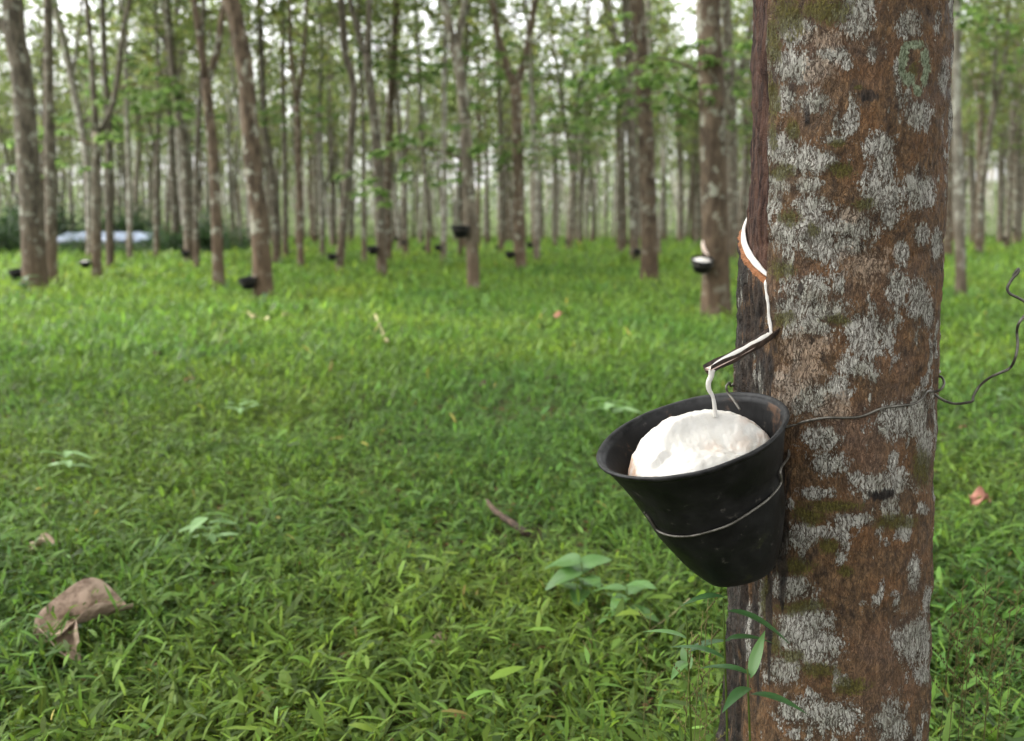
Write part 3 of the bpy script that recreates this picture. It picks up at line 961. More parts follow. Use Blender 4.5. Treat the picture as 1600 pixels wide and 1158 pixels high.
def stem_variant(seed, fork):
    """a far rubber tree's trunk: long bole, often forked; base at origin"""
    rng = np.random.default_rng(seed)
    acc = Acc()
    h = 14
    zz_ = np.linspace(-.1, h, 16)
    lean = rng.normal(size=2) * .018
    bend = rng.normal(size=2) * .22
    ph = rng.uniform(0, 6, 2)
    def cx0(z): return np.stack([lean[0] * z + bend[0] * np.sin(z * .3 + ph[0]) - bend[0] * math.sin(ph[0]), lean[1] * z + bend[1] * np.sin(z * .27 + ph[1]) - bend[1] * math.sin(ph[1]), z], -1)
    zf = rng.uniform(2.6, 6.5)
    if fork:
        z1 = np.linspace(-.1, zf, 10)
        p1 = cx0(z1)
        tube(acc, p1, np.interp(z1, [-.1, 0, .3, zf], [.15, .13, .112, .088]), 9, cap=False, jit=.16, seed=seed)
        a = rng.uniform(0, 6.28); sp = rng.uniform(.08, .2)
        for s_ in (1, -1):
            t_ = np.linspace(0, 1, 9)
            spread = s_ * sp * (rng.uniform(.6, 1.2)) * (h - zf) * .55 * t_ ** .7
            pth = np.stack([p1[-1][0] + np.cos(a) * spread + .12 * np.sin(t_ * 5 + s_), p1[-1][1] + np.sin(a) * spread, zf - .1 + (h - zf) * t_], -1)
            pth[0] = p1[-2] * .5 + p1[-1] * .5
            tube(acc, pth, np.interp(t_, [0, 1], [.068, .022]), 7, cap=True, jit=.12, seed=seed + 3)
    else:
        tube(acc, cx0(zz_), np.interp(zz_, [-.1, 0, .3, 5, h], [.15, .13, .112, .085, .03]), 9, jit=.16, seed=seed)
        for k in range(3):
            z0 = rng.uniform(4, 8); a = rng.uniform(0, 6.28); st = cx0(np.array([z0]))[0]
            t_ = np.linspace(0, 1, 5)
            L_ = rng.uniform(2, 4)
            pth = st + np.stack([np.cos(a) * t_ * L_ * .28, np.sin(a) * t_ * L_ * .28, t_ ** 1.0 * L_], -1)
            tube(acc, pth, np.linspace(.045, .012, 5), 6, jit=.1, seed=seed + k)
    top = cx0(np.array([5.0]))[0]
    return acc, top
STEMS = []
for i in range(12):
    a_, top_ = stem_variant(300 + i, i % 3 != 0)
    mset = [M['bark_grey'], M['bark_brown'], M['bark_pale']][[0, 2, 0, 1, 0, 2, 0, 0, 2, 1, 0, 0][i]]
    STEMS.append((a_.mesh('trunk', [mset]), top_, i % 3 != 0, [0, 2, 0, 1, 0, 2, 0, 0, 2, 1, 0, 0][i]))

# small cup for the background trees
def small_cup_meshes():
    acc = Acc()
    prof = [(0, -.115), (.035, -.115), (.055, -.108), (.075, -.06), (.09, -.01), (.094, 0), (.091, .003), (.087, 0), (.083, -.012), (.07, -.06), (.05, -.10), (0, -.104)]
    n = 20; th = np.linspace(0, 2 * math.pi, n, endpoint=False)
    V = np.concatenate([np.stack([r * np.cos(th), r * np.sin(th), 0 * th + z], -1) for r, z in prof])
    idx = np.arange(len(V)).reshape(len(prof), n)
    F = np.stack([idx[:-1], np.roll(idx, -1, 1)[:-1], np.roll(idx, -1, 1)[1:], idx[1:]], -1).reshape(-1, 4)
    acc.add(V, F)
    bowl = acc.mesh('bowl', [M['cup']])
    acc = Acc()
    prof = [(0, .004), (.03, .002), (.055, -.005), (.082, -.02), (.078, -.035), (0, -.04)]
    V = np.concatenate([np.stack([r * np.cos(th) * (1 + .08 * np.sin(3 * th)), r * np.sin(th), 0 * th + z], -1) for r, z in prof])
    idx = np.arange(len(V)).reshape(len(prof), n)
    F = np.stack([idx[:-1], np.roll(idx, -1, 1)[:-1], np.roll(idx, -1, 1)[1:], idx[1:]], -1).reshape(-1, 4)
    acc.add(V, F)
    lat = acc.mesh('latex', [M['latex']])
    acc = Acc()
    th = np.linspace(0, 2 * math.pi, 25)
    tube(acc, np.stack([.087 * np.cos(th), .087 * np.sin(th), 0 * th - .035], -1), .003, 5, cap=False)
    wire = acc.mesh('wire', [M['wire']])
    return bowl, lat, wire
SC = small_cup_meshes()
ncup = 0
def small_cup(x, y, z, label, scale=1.0, full=False, group=None, tilt=(0, 0), detail=True):
    r = empty('latex_cup', (x, y, z))
    r.rotation_euler = (tilt[0], tilt[1], 0)
    r.scale = (scale,) * 3
    obj('bowl', SC[0], r)
    if detail: obj('wire', SC[2], r)
    if full: obj('latex', SC[1], r)
    tag(r, label, 'cup', group)
    return r

# ------------------------------------------------------------------ named trees of the middle distance
# (base x, base y, [trunk pixels upward], width at base, width at top, [forks], bark, cup spec, label)
TREES = [
 (55, 452, [(52, 380), (46, 290), (41, 207), (33, 110), (24, 60), (20, 0)], 37, 30, [[(27, 66), (10, 48), (-14, 20), (-40, -40)]], 'bark_grey', (3, 428, 0, .95), 'thickest background trunk at the left edge of the plantation with a bulge high up'),
 (80, 438, [(80, 380), (77, 207), (75, 0)], 18, 13, [], 'bark_grey', None, 'straight slim trunk right behind the thick one at the left edge'),
 (141, 408, [(139, 290), (133, 232), (120, 166), (104, 83), (83, 0)], 12, 11, [[(112, 125), (122, 60), (128, 0)]], 'bark_pale', None, 'pale whitish curving trunk leaning left near the left edge'),
 (151, 433, [(151, 330), (151, 207)], 16, 13, [[(151, 207), (146, 140), (143, 80), (135, 0)], [(151, 210), (170, 182), (182, 137), (193, 41), (203, 0)]], 'bark_grey', (136, 412, 1, .9), 'wide Y-forked trunk in front of the pale curving one'),
 (172, 420, [(171, 300), (170, 207), (163, 90), (160, 0)], 13, 8, [], 'bark_grey', None, 'slim dark trunk just right of the wide Y-forked one'),
 (203, 408, [(202, 300), (198, 180), (196, 60), (190, 0)], 9, 7, [], 'bark_pale', None, 'thin pale trunk standing before the pale blue sheet'),
 (245, 404, [(245, 300), (248, 150), (243, 0)], 9, 6, [], 'bark_grey', None, 'thin trunk at the right end of the pale blue sheet'),
 (296, 413, [(290, 249), (278, 166), (267, 83), (261, 0)], 16, 10, [], 'bark_grey', (294, 396, 0, 1.0), 'slightly left-leaning brown trunk before the dark bushes'),
 (308, 421, [(306, 330), (309, 207), (316, 100), (318, 0)], 9, 7, [], 'bark_grey', None, 'thin trunk touching the left-leaning brown one before the dark bushes'),
 (342, 450, [(336, 290), (330, 207), (325, 160), (322, 124)], 18, 15, [[(322, 124), (312, 60), (303, 0)], [(322, 126), (338, 85), (342, 62), (350, 0)]], 'bark_brown', None, 'forked brown trunk left of the dark leaning one'),
 (411, 462, [(405, 340), (394, 249), (385, 124), (373, 54), (361, 0)], 29, 24, [], 'bark_brown', (391, 440, 0, 1.0), 'dark thick trunk leaning left with weeds at its foot'),
 (433, 412, [(428, 300), (414, 207), (409, 100), (404, 0)], 14, 8, [], 'bark_grey', None, 'reddish based trunk directly right of the dark leaning one'),
 (446, 402, [(445, 250), (442, 120), (443, 0)], 9, 7, [], 'bark_grey', (458, 396, 1, .9), 'thin straight trunk beside a cup with a white spot'),
 (470, 416, [(468, 300), (466, 207), (464, 166)], 11, 9, [[(464, 166), (454, 83), (452, 0)], [(464, 168), (475, 80), (479, 0)]], 'bark_brown', None, 'narrow V-forked dark trunk left of centre'),
 (504, 400, [(502, 300), (498, 200), (503, 80), (498, 0)], 8, 6, [], 'bark_pale', None, 'thin pale trunk between the V-forked and the bowed ones'),
 (530, 426, [(537, 330), (543, 282), (549, 210), (553, 160), (553, 137), (546, 105), (539, 83), (533, 0)], 13, 12, [], 'bark_grey', (520, 401, 0, .9), 'bowed trunk that bends right then back left'),
 (569, 410, [(568, 300), (568, 207), (563, 100), (560, 0)], 8, 6, [], 'bark_grey', None, 'thin trunk between the bowed one and the one with a left fork'),
 (597, 434, [(595, 350), (591, 269), (585, 190), (576, 120), (574, 85)], 16, 13, [[(574, 85), (576, 40), (577, 0)], [(574, 92), (562, 60), (551, 20), (547, 0)]], 'bark_grey', (583, 390, 0, .95), 'trunk with a thin left fork near the picture top, cup on its left'),
 (607, 408, [(606, 300), (608, 228), (611, 165), (616, 83), (620, 0)], 12, 11, [], 'bark_brown', None, 'straight brown trunk just right of the thin left fork'),
 (634, 401, [(633, 330), (632, 249), (622, 180), (618, 60)], 9, 5, [], 'bark_grey', (631, 379, 0, .8), 'thin trunk forking low at the picture centre left'),
 (669, 398, [(668, 300), (660, 230), (655, 100), (650, 0)], 8, 5, [[(668, 285), (676, 240), (681, 120)]], 'bark_grey', (661, 388, 0, .8), 'thin twin-stemmed trunk left of the speckled one'),
 (693, 412, [(694, 330), (695, 249), (694, 150), (698, 0)], 10, 8, [], 'bark_pale', (684, 387, 0, .9), 'slim pale trunk left of the speckled leaning one'),
 (719, 402, [(719, 300), (722, 200)], 7, 5, [], 'bark_grey', None, 'thin dark trunk behind the high hanging cup'),
 (740, 454, [(738, 390), (735, 332), (729, 228), (723, 145), (717, 104), (710, 70)], 20, 17, [[(710, 70), (701, 35), (691, 0)], [(712, 80), (718, 50), (727, 0)]], 'bark_grey', (720, 359, 0, 1.15), 'lichen speckled leaning trunk with a black cup high on its left side'),
 (783, 396, [(783, 300), (782, 200), (776, 60), (775, 0)], 9, 6, [], 'bark_grey', (776, 386, 0, .8), 'slim trunk behind the big Y-forked tree on its left'),
 (813, 421, [(811, 350), (810, 290), (808, 210), (806, 135)], 19, 16, [[(806, 135), (795, 115), (786, 80), (777, 54), (769, 0)], [(807, 140), (813, 115), (821, 91), (831, 33), (837, 0)]], 'bark_brown', (797, 397, 0, 1.0), 'big Y-forked dark trunk in the middle of the picture'),
 (838, 408, [(839, 330), (838, 260), (832, 180), (826, 60)], 11, 6, [], 'bark_pale', (826, 383, 0, .9), 'pale trunk just right of the big Y-forked one'),
 (889, 392, [(893, 330), (897, 262)], 11, 10, [[(897, 262), (900, 200), (903, 150), (914, 104), (919, 40), (922, 0)], [(897, 268), (888, 220), (883, 190), (872, 120)]], 'bark_grey', (885, 378, 0, .8), 'slim Y-forked trunk carrying drooping green leaves'),
 (907, 384, [(907, 300), (909, 225), (918, 180), (930, 100)], 8, 5, [], 'bark_grey', None, 'thin trunk right of the slim Y-forked one'),
 (972, 391, [(972, 330), (970, 228), (967, 124), (960, 60), (953, 41), (945, 0)], 15, 11, [], 'bark_brown', (982, 378, 0, .8), 'dark brown trunk second left of the reddish lichen one'),
 (992, 410, [(990, 330), (986, 207), (984, 110), (978, 0)], 16, 13, [], 'bark_grey', (995, 393, 0, 1.15), 'grey trunk close behind the reddish lichen one, with a cup'),
 (1015, 437, [(1014, 340), (1011, 249), (1006, 150), (1000, 70), (995, 0)], 27, 21, [], 'bark_brown', None, 'reddish brown trunk with lichen, left of the trunk with the full cup'),
 (1038, 380, [(1037, 300), (1036, 200), (1040, 100)], 8, 6, [], 'bark_grey', None, 'thin trunk right of the reddish lichen one'),
 (1063, 382, [(1064, 300), (1060, 200), (1056, 80)], 9, 7, [], 'bark_grey', (1050, 374, 0, .8), 'slim grey trunk midway between the two nearest background trunks'),
 (1087, 375, [(1086, 300), (1083, 220), (1079, 120)], 8, 6, [], 'bark_brown', None, 'dark thin trunk just left of the trunk with the full cup'),
 (1119, 490, [(1118, 400), (1117, 332), (1113, 187), (1109, 80), (1106, 0)], 43, 37, [], 'bark_brown', (1092, 412, 1, 1.0), 'nearest background trunk, mottled brown, with a cup full of white latex'),
 (1143, 407, [(1145, 300), (1144, 207), (1139, 100), (1134, 0)], 18, 15, [[(1143, 170), (1158, 110), (1170, 60)]], 'bark_grey', None, 'grey trunk squeezed between the full cup trunk and the big foreground tree'),
 (1480, 399, [(1481, 300), (1484, 200), (1488, 100), (1492, 0)], 15, 12, [], 'bark_brown', None, 'brown trunk showing just right of the big foreground tree'),
 (1502, 461, [(1500, 370), (1497, 280), (1495, 187), (1494, 90), (1496, 0)], 16, 12, [], 'bark_pale', None, 'slender whitish trunk standing alone right of the big tree'),
 (1521, 381, [(1520, 300), (1514, 200), (1518, 100), (1520, 0)], 11, 8, [], 'bark_grey', None, 'dark slim trunk right of the slender whitish one'),
 (1533, 386, [(1533, 300), (1530, 180), (1534, 0)], 10, 8, [], 'bark_brown', (1522, 355, 1, .8), 'second dark trunk right of the slender whitish one'),
 (1563, 383, [(1564, 300), (1566, 180), (1572, 0)], 11, 8, [], 'bark_grey', None, 'grey trunk near the right edge with a long clear bole'),
 (1588, 385, [(1590, 300), (1592, 180), (1598, 0)], 13, 9, [], 'bark_grey', (1580, 357, 0, .9), 'rightmost grey trunk touching the picture edge'),
]
SHORT = ['thickest left-edge trunk', 'slim left-edge trunk', 'pale curving trunk', 'wide Y-forked trunk', 'slim dark left trunk', 'pale trunk by the sheet',
 'trunk ending the sheet', 'left-leaning brown trunk', 'thin trunk by the bushes', 'forked brown trunk', 'dark thick leaning trunk', 'reddish based trunk', 'trunk by white-spotted cup',
 'V-forked dark trunk', 'pale trunk by the bowed one', 'bowed trunk', 'thin trunk after the bowed one', 'trunk with a thin left fork', 'straight brown central-left trunk',
 'low forking thin trunk', 'thin twin-stemmed trunk', 'slim pale trunk', 'trunk behind high cup', 'speckled leaning trunk', 'slim trunk before the fork', 'big Y-forked dark trunk',
 'pale trunk by the big fork', 'slim Y-forked leafy trunk', 'thin trunk by the leafy one', 'dark brown trunk', 'grey trunk with a cup', 'reddish trunk with lichen', 'thin trunk by reddish one',
 'slim grey midway trunk', 'dark thin trunk', 'mottled trunk with the full cup', 'grey trunk beside big tree', 'brown right-hand trunk', 'slender whitish trunk',
 'dark slim right trunk', 'second dark right trunk', 'grey clear-boled right trunk', 'rightmost grey trunk']
named_xy = []
GR_TREES = 'rubber trees in the plantation behind'
def add_crown(root, mesh_i, loc, rz, sc, name='crown'):
    c = obj(name, CROWNS[mesh_i % len(CROWNS)], root)
    c.location = loc; c.rotation_euler = (0, 0, rz); c.scale = sc
    return c
for ti, (bx, by, line, wb, wt, forks, bark, cupd, label) in enumerate(TREES):
    g = on_ground(bx, by, .085)
    Y = g[1]
    named_xy.append((g[0], Y))
    root = empty('rubber_tree', (g[0], g[1], 0))
    O = np.array([g[0], g[1], 0])
    pts = [np.array([g[0], g[1], -.15]), np.array([g[0], g[1], .05])] + [at(x, y, Y) for x, y in line]
    rb = wb * .5 * Y / FOC
    rt = wt * .5 * Y / FOC
    acc = Acc()
    rng = np.random.default_rng(700 + ti)
    def extend(pl, up_to, sway=.05):
        pl = list(pl)
        d_ = pl[-1] - pl[-2]; d_ = d_ / np.linalg.norm(d_)
        while pl[-1][2] < up_to:
            d_ = d_ + rng.normal(size=3) * sway + np.array([0, 0, .12]); d_ /= np.linalg.norm(d_)
            pl.append(pl[-1] + d_ * 1.6)
        return pl
    H_ = 13.0
    if not forks or (ti in (0, 2, 20, 36)):
        full = extend(pts, H_)
        z_ = np.array([p_[2] for p_ in full])
        cur = catmull(full, 26)
        ztop = line[-1][1]; zvis = at(0, ztop, Y)[2]
        rads = np.interp(cur[:, 2], [-.15, .05, .25, zvis, H_], [rb * 1.35, rb * 1.15, rb, rt, rt * .35])
    else:
        cur = catmull(pts, 16)
        rads = np.interp(cur[:, 2], [-.15, .05, .25, cur[-1, 2]], [rb * 1.35, rb * 1.15, rb, rt])
    tube(acc, cur - O, rads, 14 if wb > 14 else 9, jit=.14, seed=ti, cap=True)
    tips = [cur[-1]]
    for fi, fk in enumerate(forks):
        fp = [at(x, y, Y + (fi * .12 if len(forks) > 1 else 0)) for x, y in fk]
        fp[0] = fp[0] + np.array([0, 0, -.06])
        fp = extend(fp, H_ - 1)
        c2 = catmull(fp, 18)
        r0 = rt * (.78 if len(forks) > 1 else .55)
        tube(acc, c2 - O, np.interp(np.arange(18), [0, 3, 17], [r0, r0 * .92, r0 * .3]), 9, jit=.12, seed=ti + 50, cap=True)
        tips.append(c2[-1])
    obj('trunk', acc.mesh('trunk', [M[bark]]), root)
    # crown over the stem
    z0 = 4.3 if Y > 25 else 4.6 if Y > 16 else 5.4
    ip = np.argmin(abs(cur[:, 2] - z0 - 2)); cc = cur[ip] - O
    add_crown(root, ti, (cc[0], cc[1], z0), rng.uniform(0, 6.28), (1.15, 1.15, 1.0))
    tag(root, label, 'tree', GR_TREES)
    if cupd:
        cxp, cyp, fullc, scl = cupd; scl *= 1.2
        # hang it against the bark on that side, at the height seen in the photo
        p_ = at(cxp, cyp, Y)
        ax_ = at(bx, by, Y)
        zc = p_[2]
        iz = np.argmin(abs(cur[:, 2] - zc)); cen = cur[iz]
        s_ = 1 if p_[0] > cen[0] else -1
        rad_t = float(np.interp(zc, [0, .25, 3], [rb * 1.15, rb, rb]))
        off_ = abs(p_[0] - cen[0])
        rr_ = max(rad_t + .085 * scl, .01)
        dx_ = min(off_, rr_); dy_ = -math.sqrt(max(rr_ ** 2 - dx_ ** 2, 0))
        zc2 = max(zc, .24)
        q_ = small_cup(cen[0] + s_ * dx_, cen[1] + dy_, zc2 + .05, 'black latex cup hanging on the ' + label.split(' with a cup')[0].split(', with')[0].split(', cup')[0], scl, bool(fullc), None, (rng.uniform(.0, .3), -s_ * -.12 * 0 + rng.uniform(-.15, .15)), True)
        q_['label'] = ' '.join(q_['label'].split()[:16])

# the big tree's own crown, and unseen trees added around the camera to shade the foreground
add_crown(main_tree, 1, (0, 0, 5.2), 1.0, (1.25, 1.25, 1.0))
SHADE_TREES = [(-3.6, 1.0), (-2.3, -.6), (2.2, -.9), (-3.4, -3.2), (.6, -3.4), (4.4, -2.9), (4.3, 1.6), (3.9, 6.0), (-7.4, 1.2), (-7.2, 5.4), (8.2, 1.4), (8.0, 5.8)]
for i, (x, y) in enumerate(SHADE_TREES):
    r = empty('rubber_tree', (x, y, 0), i * 1.7)
    me_, top_, fk_, pal_ = STEMS[i % 12]
    obj('trunk', me_, r)
    add_crown(r, i, (top_[0], top_[1], 4.6), i * 1.1, (1.6, 1.6, 1.1))
    tag(r, 'unseen rubber tree added outside the picture to shade the foreground', 'tree', 'unseen rubber trees added for shade')

# tapping cut with latex and spout on the nearest background tree
i35 = [k_ for k_, t_ in enumerate(TREES) if t_[0] == 1119][0]
r35 = [o_ for o_ in COL.objects if o_.get('label') == TREES[i35][8]][0]
Y35 = named_xy[i35][1]
acc = Acc()
tube(acc, catmull([at(x, y, Y35 - .075 - .02 * q_) - np.array(r35.location) for q_, (x, y) in enumerate([(1098, 376), (1099, 386), (1103, 394), (1107, 399)])], 10), [.006, .012, .016, .017, .017, .017, .016, .014, .01, .006], 7)
obj('latex_streak', acc.mesh('latex_streak', [M['latex_pink']]), r35)
acc = Acc()
tube(acc, catmull([at(x, y, Y35 - .13) - np.array(r35.location) for x, y in [(1108, 401), (1102, 404), (1097, 407)]], 6), .006, 6)
obj('spout', acc.mesh('spout', [M['spout']]), r35)

# leafy low sprigs hanging in the middle distance (branches of the trees there)
def sprig_mesh(seed, n=416, spread=(1.1, .8, .55)):
    rng = np.random.default_rng(seed)
    acc = Acc()
    stem = catmull([(0, 0, 0), (.35, .05, .18), (.8, .1, .22), (1.2, .1, .05)], 8)
    tube(acc, stem, np.linspace(.02, .006, 8), 5, mi=1)
    C = []
    for k in range(26):
        c = stem[rng.integers(2, 8)] + rng.normal(size=3) * np.array(spread) * .45
        m = n // 26
        a = rng.uniform(0, 6.28, m)
        dd = np.stack([np.cos(a), np.sin(a), -.55 + .25 * rng.normal(size=m)], -1)
        dd /= np.linalg.norm(dd, axis=1)[:, None]
        C.append((np.tile(c, (m, 1)) + dd * .03, dd))
    P_ = np.concatenate([c[0] for c in C]); D_ = np.concatenate([c[1] for c in C])
    N_ = np.cross(D_, [0, 0, 1]); N_ /= np.linalg.norm(N_, axis=1)[:, None]
    tw = acc.n
    V, F = leaf_quads(P_, D_, N_, .15 * rng.uniform(.7, 1.2, len(P_)), .068, .1)
    acc.add(V, F, 0)
    tn = rng.uniform(.75, 1.3, len(P_))
    tint = np.concatenate([np.ones((tw, 3)), np.repeat(np.stack([tn * 1.15, tn * 1.35, tn * 1.15], -1), 4, 0)])
    return acc.mesh('leafy_branch', [M['crown'], M['bark_grey']], smooth_shade=False, attrs=dict(tint=tint))
SPR = [sprig_mesh(900 + i) for i in range(3)]
tree_roots = [o for o in COL.objects if o.name.startswith('rubber_tree') and o is not main_tree][:len(TREES)]
def sprig(ti, px, py, rz, sc, dy=0):
    r = tree_roots[ti]
    Y = named_xy[ti][1] + dy
    p = at(px, py, Y)
    o = obj('leafy_branch', SPR[(px + ti) % 3], r)
    o.location = Vector(p) - r.location
    o.rotation_euler = (0, random.uniform(-.2, .3), rz)
    o.scale = (sc,) * 3
for a in [(23, 722, 250, 3.0, 1.0), (25, 800, 245, 3.1, .9), (25, 790, 262, 2.9, .8), (25, 812, 235, .2, .8), (26, 842, 215, .1, 1.2), (27, 898, 170, 3.0, 1.3), (27, 905, 150, .1, 1.4), (27, 880, 130, 3.3, 1.3),
          (27, 900, 190, .2, 1.2), (30, 984, 160, 3.1, 1.0), (31, 1008, 150, 3.0, .9), (31, 1012, 130, .1, 1.0), (35, 1104, 120, 3.1, .8), (35, 1104, 175, 3.2, .6), (32, 1040, 170, 0, 1.3), (33, 1062, 160, .1, 1.3), (33, 1062, 130, 3.1, 1.4), (36, 1143, 200, 0, .9), (36, 1143, 140, .3, 1.0),
          (24, 782, 120, 3, 1.3), (20, 660, 230, .2, 1.0), (11, 412, 190, .4, 1.2), (38, 1495, 40, 0, .9), (39, 1518, 60, .2, 1.6), (41, 1566, 70, 3.0, 1.6), (42, 1594, 90, 3.0, 1.4), (5, 200, 200, .2, 1.5), (6, 245, 180, 3, 1.5), (7, 280, 160, 3.1, 1.3),
          (25, 806, 120, 3.2, 1.2), (28, 912, 130, .1, 1.5), (29, 965, 120, 3.1, 1.2), (29, 968, 150, .2, 1.2), (18, 612, 120, .1, 1.1), (16, 566, 100, .2, 1.2), (3, 151, 230, 3.0, 1.1), (4, 168, 150, .2, 1.2)]:
    sprig(*a)

# ------------------------------------------------------------------ the trees farther back: individual objects
def zone_label(x, y, pal, fork):
    px = 800 + FOC * x / y
    side = 'far left' if px < 330 else 'left of centre' if px < 640 else 'central' if px < 960 else 'right of centre' if px < 1200 else 'hidden behind the big tree' if px < 1450 else 'far right'
    dep = 'in the rows behind' if y < 58 else 'deep in the plantation' if y < 90 else 'at the back of the plantation'
    bark_ = ['grey', 'brown', 'pale'][pal]
    k = min(range(len(TREES)), key=lambda q: abs(TREES[q][0] - px))
    rel_ = 'just left of' if px < TREES[k][0] - 4 else 'just right of' if px > TREES[k][0] + 4 else 'straight behind'
    dep = 'midway back' if y < 45 else 'far back' if y < 65 else 'very far back' if y < 90 else 'farthest back'
    if y > 64 and side.startswith('hidden'): rel_ = 'behind'
    return f'{bark_} {"forked" if fork else "straight"} trunk {dep}, {rel_} the {SHORT[k]}'
rng = np.random.default_rng(77)
cnt = 0
cells = []
row = 4.6
for iy in range(0, 24):
    y0 = 27 + iy * row
    for ix in range(-16, 17):
        x0 = ix * 4.4 + (y0 * .13)
        x = x0 + rng.normal() * .55; y = y0 + rng.normal() * .6
        if abs(x) > .56 * y + 2.0: continue
        if y < 30: continue
        if min((x - a) ** 2 + (y - b) ** 2 for a, b in named_xy) < 2.6 ** 2 and y < 60: continue
        px = 800 + FOC * x / y
        if 1230 < px < 1400 and y > 35: continue         # fully hidden by the big trunk
        if 70 < px < 262 and y < 44 and y > 29: continue
        cells.append((x, y))
cells.sort(key=lambda c: c[1])
cells = cells[:252]
farcup = 0
for (x, y) in cells:
    i = int(rng.integers(0, 12))
    me, top, fork, pal = STEMS[i]
    root = empty('rubber_tree', (x, y, 0), rng.uniform(0, 6.28))
    s_ = rng.uniform(.85, 1.15)
    t_ = obj('trunk', me, root); t_.scale = (s_ * 1.12, s_ * 1.12, s_)
    c_ = add_crown(root, int(rng.integers(0, 6)), (top[0], top[1], 3.7 + rng.uniform(0, 1.9)), rng.uniform(0, 6.28), (1.1, 1.1, rng.uniform(.95, 1.15)))
    tag(root, zone_label(x, y, pal, fork), 'tree', GR_TREES)
    if y < 62 and rng.uniform() < .42:
        sx = rng.choice([-1, 1])
        px = 800 + FOC * x / y
        side = 'left' if px < 530 else 'middle' if px < 1060 else 'right'
        small_cup(x + sx * .17, y - .08, rng.uniform(.45, .75), f'tiny black latex cup on a far tree, {side} part of the rows', 1.0, False, 'latex cups on the far trees', detail=False)

# far wood that closes the view: cannot be told apart
def far_wood():
    rng = np.random.default_rng(5)
    n = 95000
    x = rng.uniform(-105, 105, n); y = rng.uniform(128, 150, n)
    z = rng.uniform(0, 1, n) ** 1.25 * 14.5
    dens = vnoise(x * .16, y * .1, z * .22, 61)
    keep = dens > np.interp(z, [0, 6, 9, 14.5], [.05, .28, .62, .88])
    x, y, z = x[keep], y[keep], z[keep]
    C = np.stack([x, y, z], -1)
    D = rand_dirs(len(C), -.8, .5, rng); N = perp(D, rng)
    V, F = leaf_quads(C, D, N, rng.uniform(.5, 1.0, len(C)), rng.uniform(.3, .6, len(C)))
    tn = .8 + .5 * vnoise(x * .3, y * .3, z * .4, 62) 
    tn = tn * rng.uniform(.85, 1.15, len(C))
    return mesh_np('distant_woodland', V, [F], [M['wood_far']], attrs=dict(tint=np.repeat(np.stack([tn, tn, tn], -1), 4, 0)))
tag(obj('distant_woodland', far_wood()), 'pale green wood closing the view behind the last rows', 'woodland', kind='stuff')
def distant_trunks():
    rng = np.random.default_rng(25)
    acc = Acc()
    for k in range(330):
        y = rng.uniform(84, 134); x = rng.uniform(-.56, .56) * y
        h = rng.uniform(10, 14); a = rng.normal(size=2) * .35
        r_ = rng.uniform(.08, .15)
        tube(acc, catmull([(x, y, -.1), (x + a[0] * .3, y, h * .3), (x + a[0], y + a[1], h * .65), (x + a[0] * 1.5, y + a[1], h)], 7), np.linspace(r_, r_ * .4, 7), 5, cap=False)
        if k % 2:
            s_ = rng.choice([-1, 1]); zf = rng.uniform(2.5, 6)
            tube(acc, [(x + a[0] * .3, y, zf), (x + s_ * .6, y, zf + 2), (x + s_ * 1.2, y, h)], [r_ * .6, r_ * .5, r_ * .25], 5, cap=False)
    return acc.mesh('distant_trunks', [M['bark_pale']])
tag(obj('distant_trunks', distant_trunks()), 'countless pale trunks of the farthest rubber trees', 'trunks', kind='stuff')
def undergrowth():
    rng = np.random.default_rng(15)
    n = 30000
    x = rng.uniform(-75, 75, n); y = rng.uniform(96, 128, n)
    hgt = 1.6 + 2.6 * vnoise(x * .14, y * .14, 0, 71)
    z = rng.uniform(0, 1, n) * hgt
    C = np.stack([x, y, z], -1)
    D = rand_dirs(n, -.4, .9, rng); N = perp(D, rng)
    V, F = leaf_quads(C, D, N, rng.uniform(.3, .7, n), rng.uniform(.14, .3, n))
    tn = (.85 + .6 * vnoise(x * .4, y * .4, z * .4, 72)) * rng.uniform(.85, 1.15, n)
    return mesh_np('undergrowth', V, [F], [M['wood_far']], attrs=dict(tint=np.repeat(np.stack([tn, tn, tn], -1), 4, 0)))
tag(obj('undergrowth', undergrowth()), 'light green scrub growing under the farthest trees', 'undergrowth', kind='stuff')

# ------------------------------------------------------------------ bushes and the sheet at the left back
def bush_mesh(seed):
    rng = np.random.default_rng(seed)
    n = 2600
    k = 22
    cen = rand_dirs(k, -.1, 1, rng) * rng.uniform(.3, .95, k)[:, None]
    ci = rng.integers(0, k, n)
    C = cen[ci] + rng.normal(size=(n, 3)) * .17
    C[:, 2] = np.abs(C[:, 2])
    D = rand_dirs(n, -.5, .8, rng); N = perp(D, rng)
    V, F = leaf_quads(C, D, N, rng.uniform(.07, .16, n), rng.uniform(.035, .07, n), .1)
    tn = rng.uniform(.6, 1.5, k)[ci] * rng.uniform(.8, 1.25, n)
    return mesh_np('foliage', V, [F], [M['bush']], attrs=dict(tint=np.repeat(np.stack([tn, tn, tn], -1), 4, 0)))
BM = [bush_mesh(i) for i in range(3)]
def bush_stem():
    acc = Acc()
    for k in range(4):
        a = k * 1.7
        tube(acc, [(0, 0, -.1), (.1 * math.cos(a), .1 * math.sin(a), .3), (.35 * math.cos(a), .35 * math.sin(a), .8)], [.04, .03, .01], 5)
    return acc.mesh('stem', [M['bark_brown']])
BS = bush_stem()
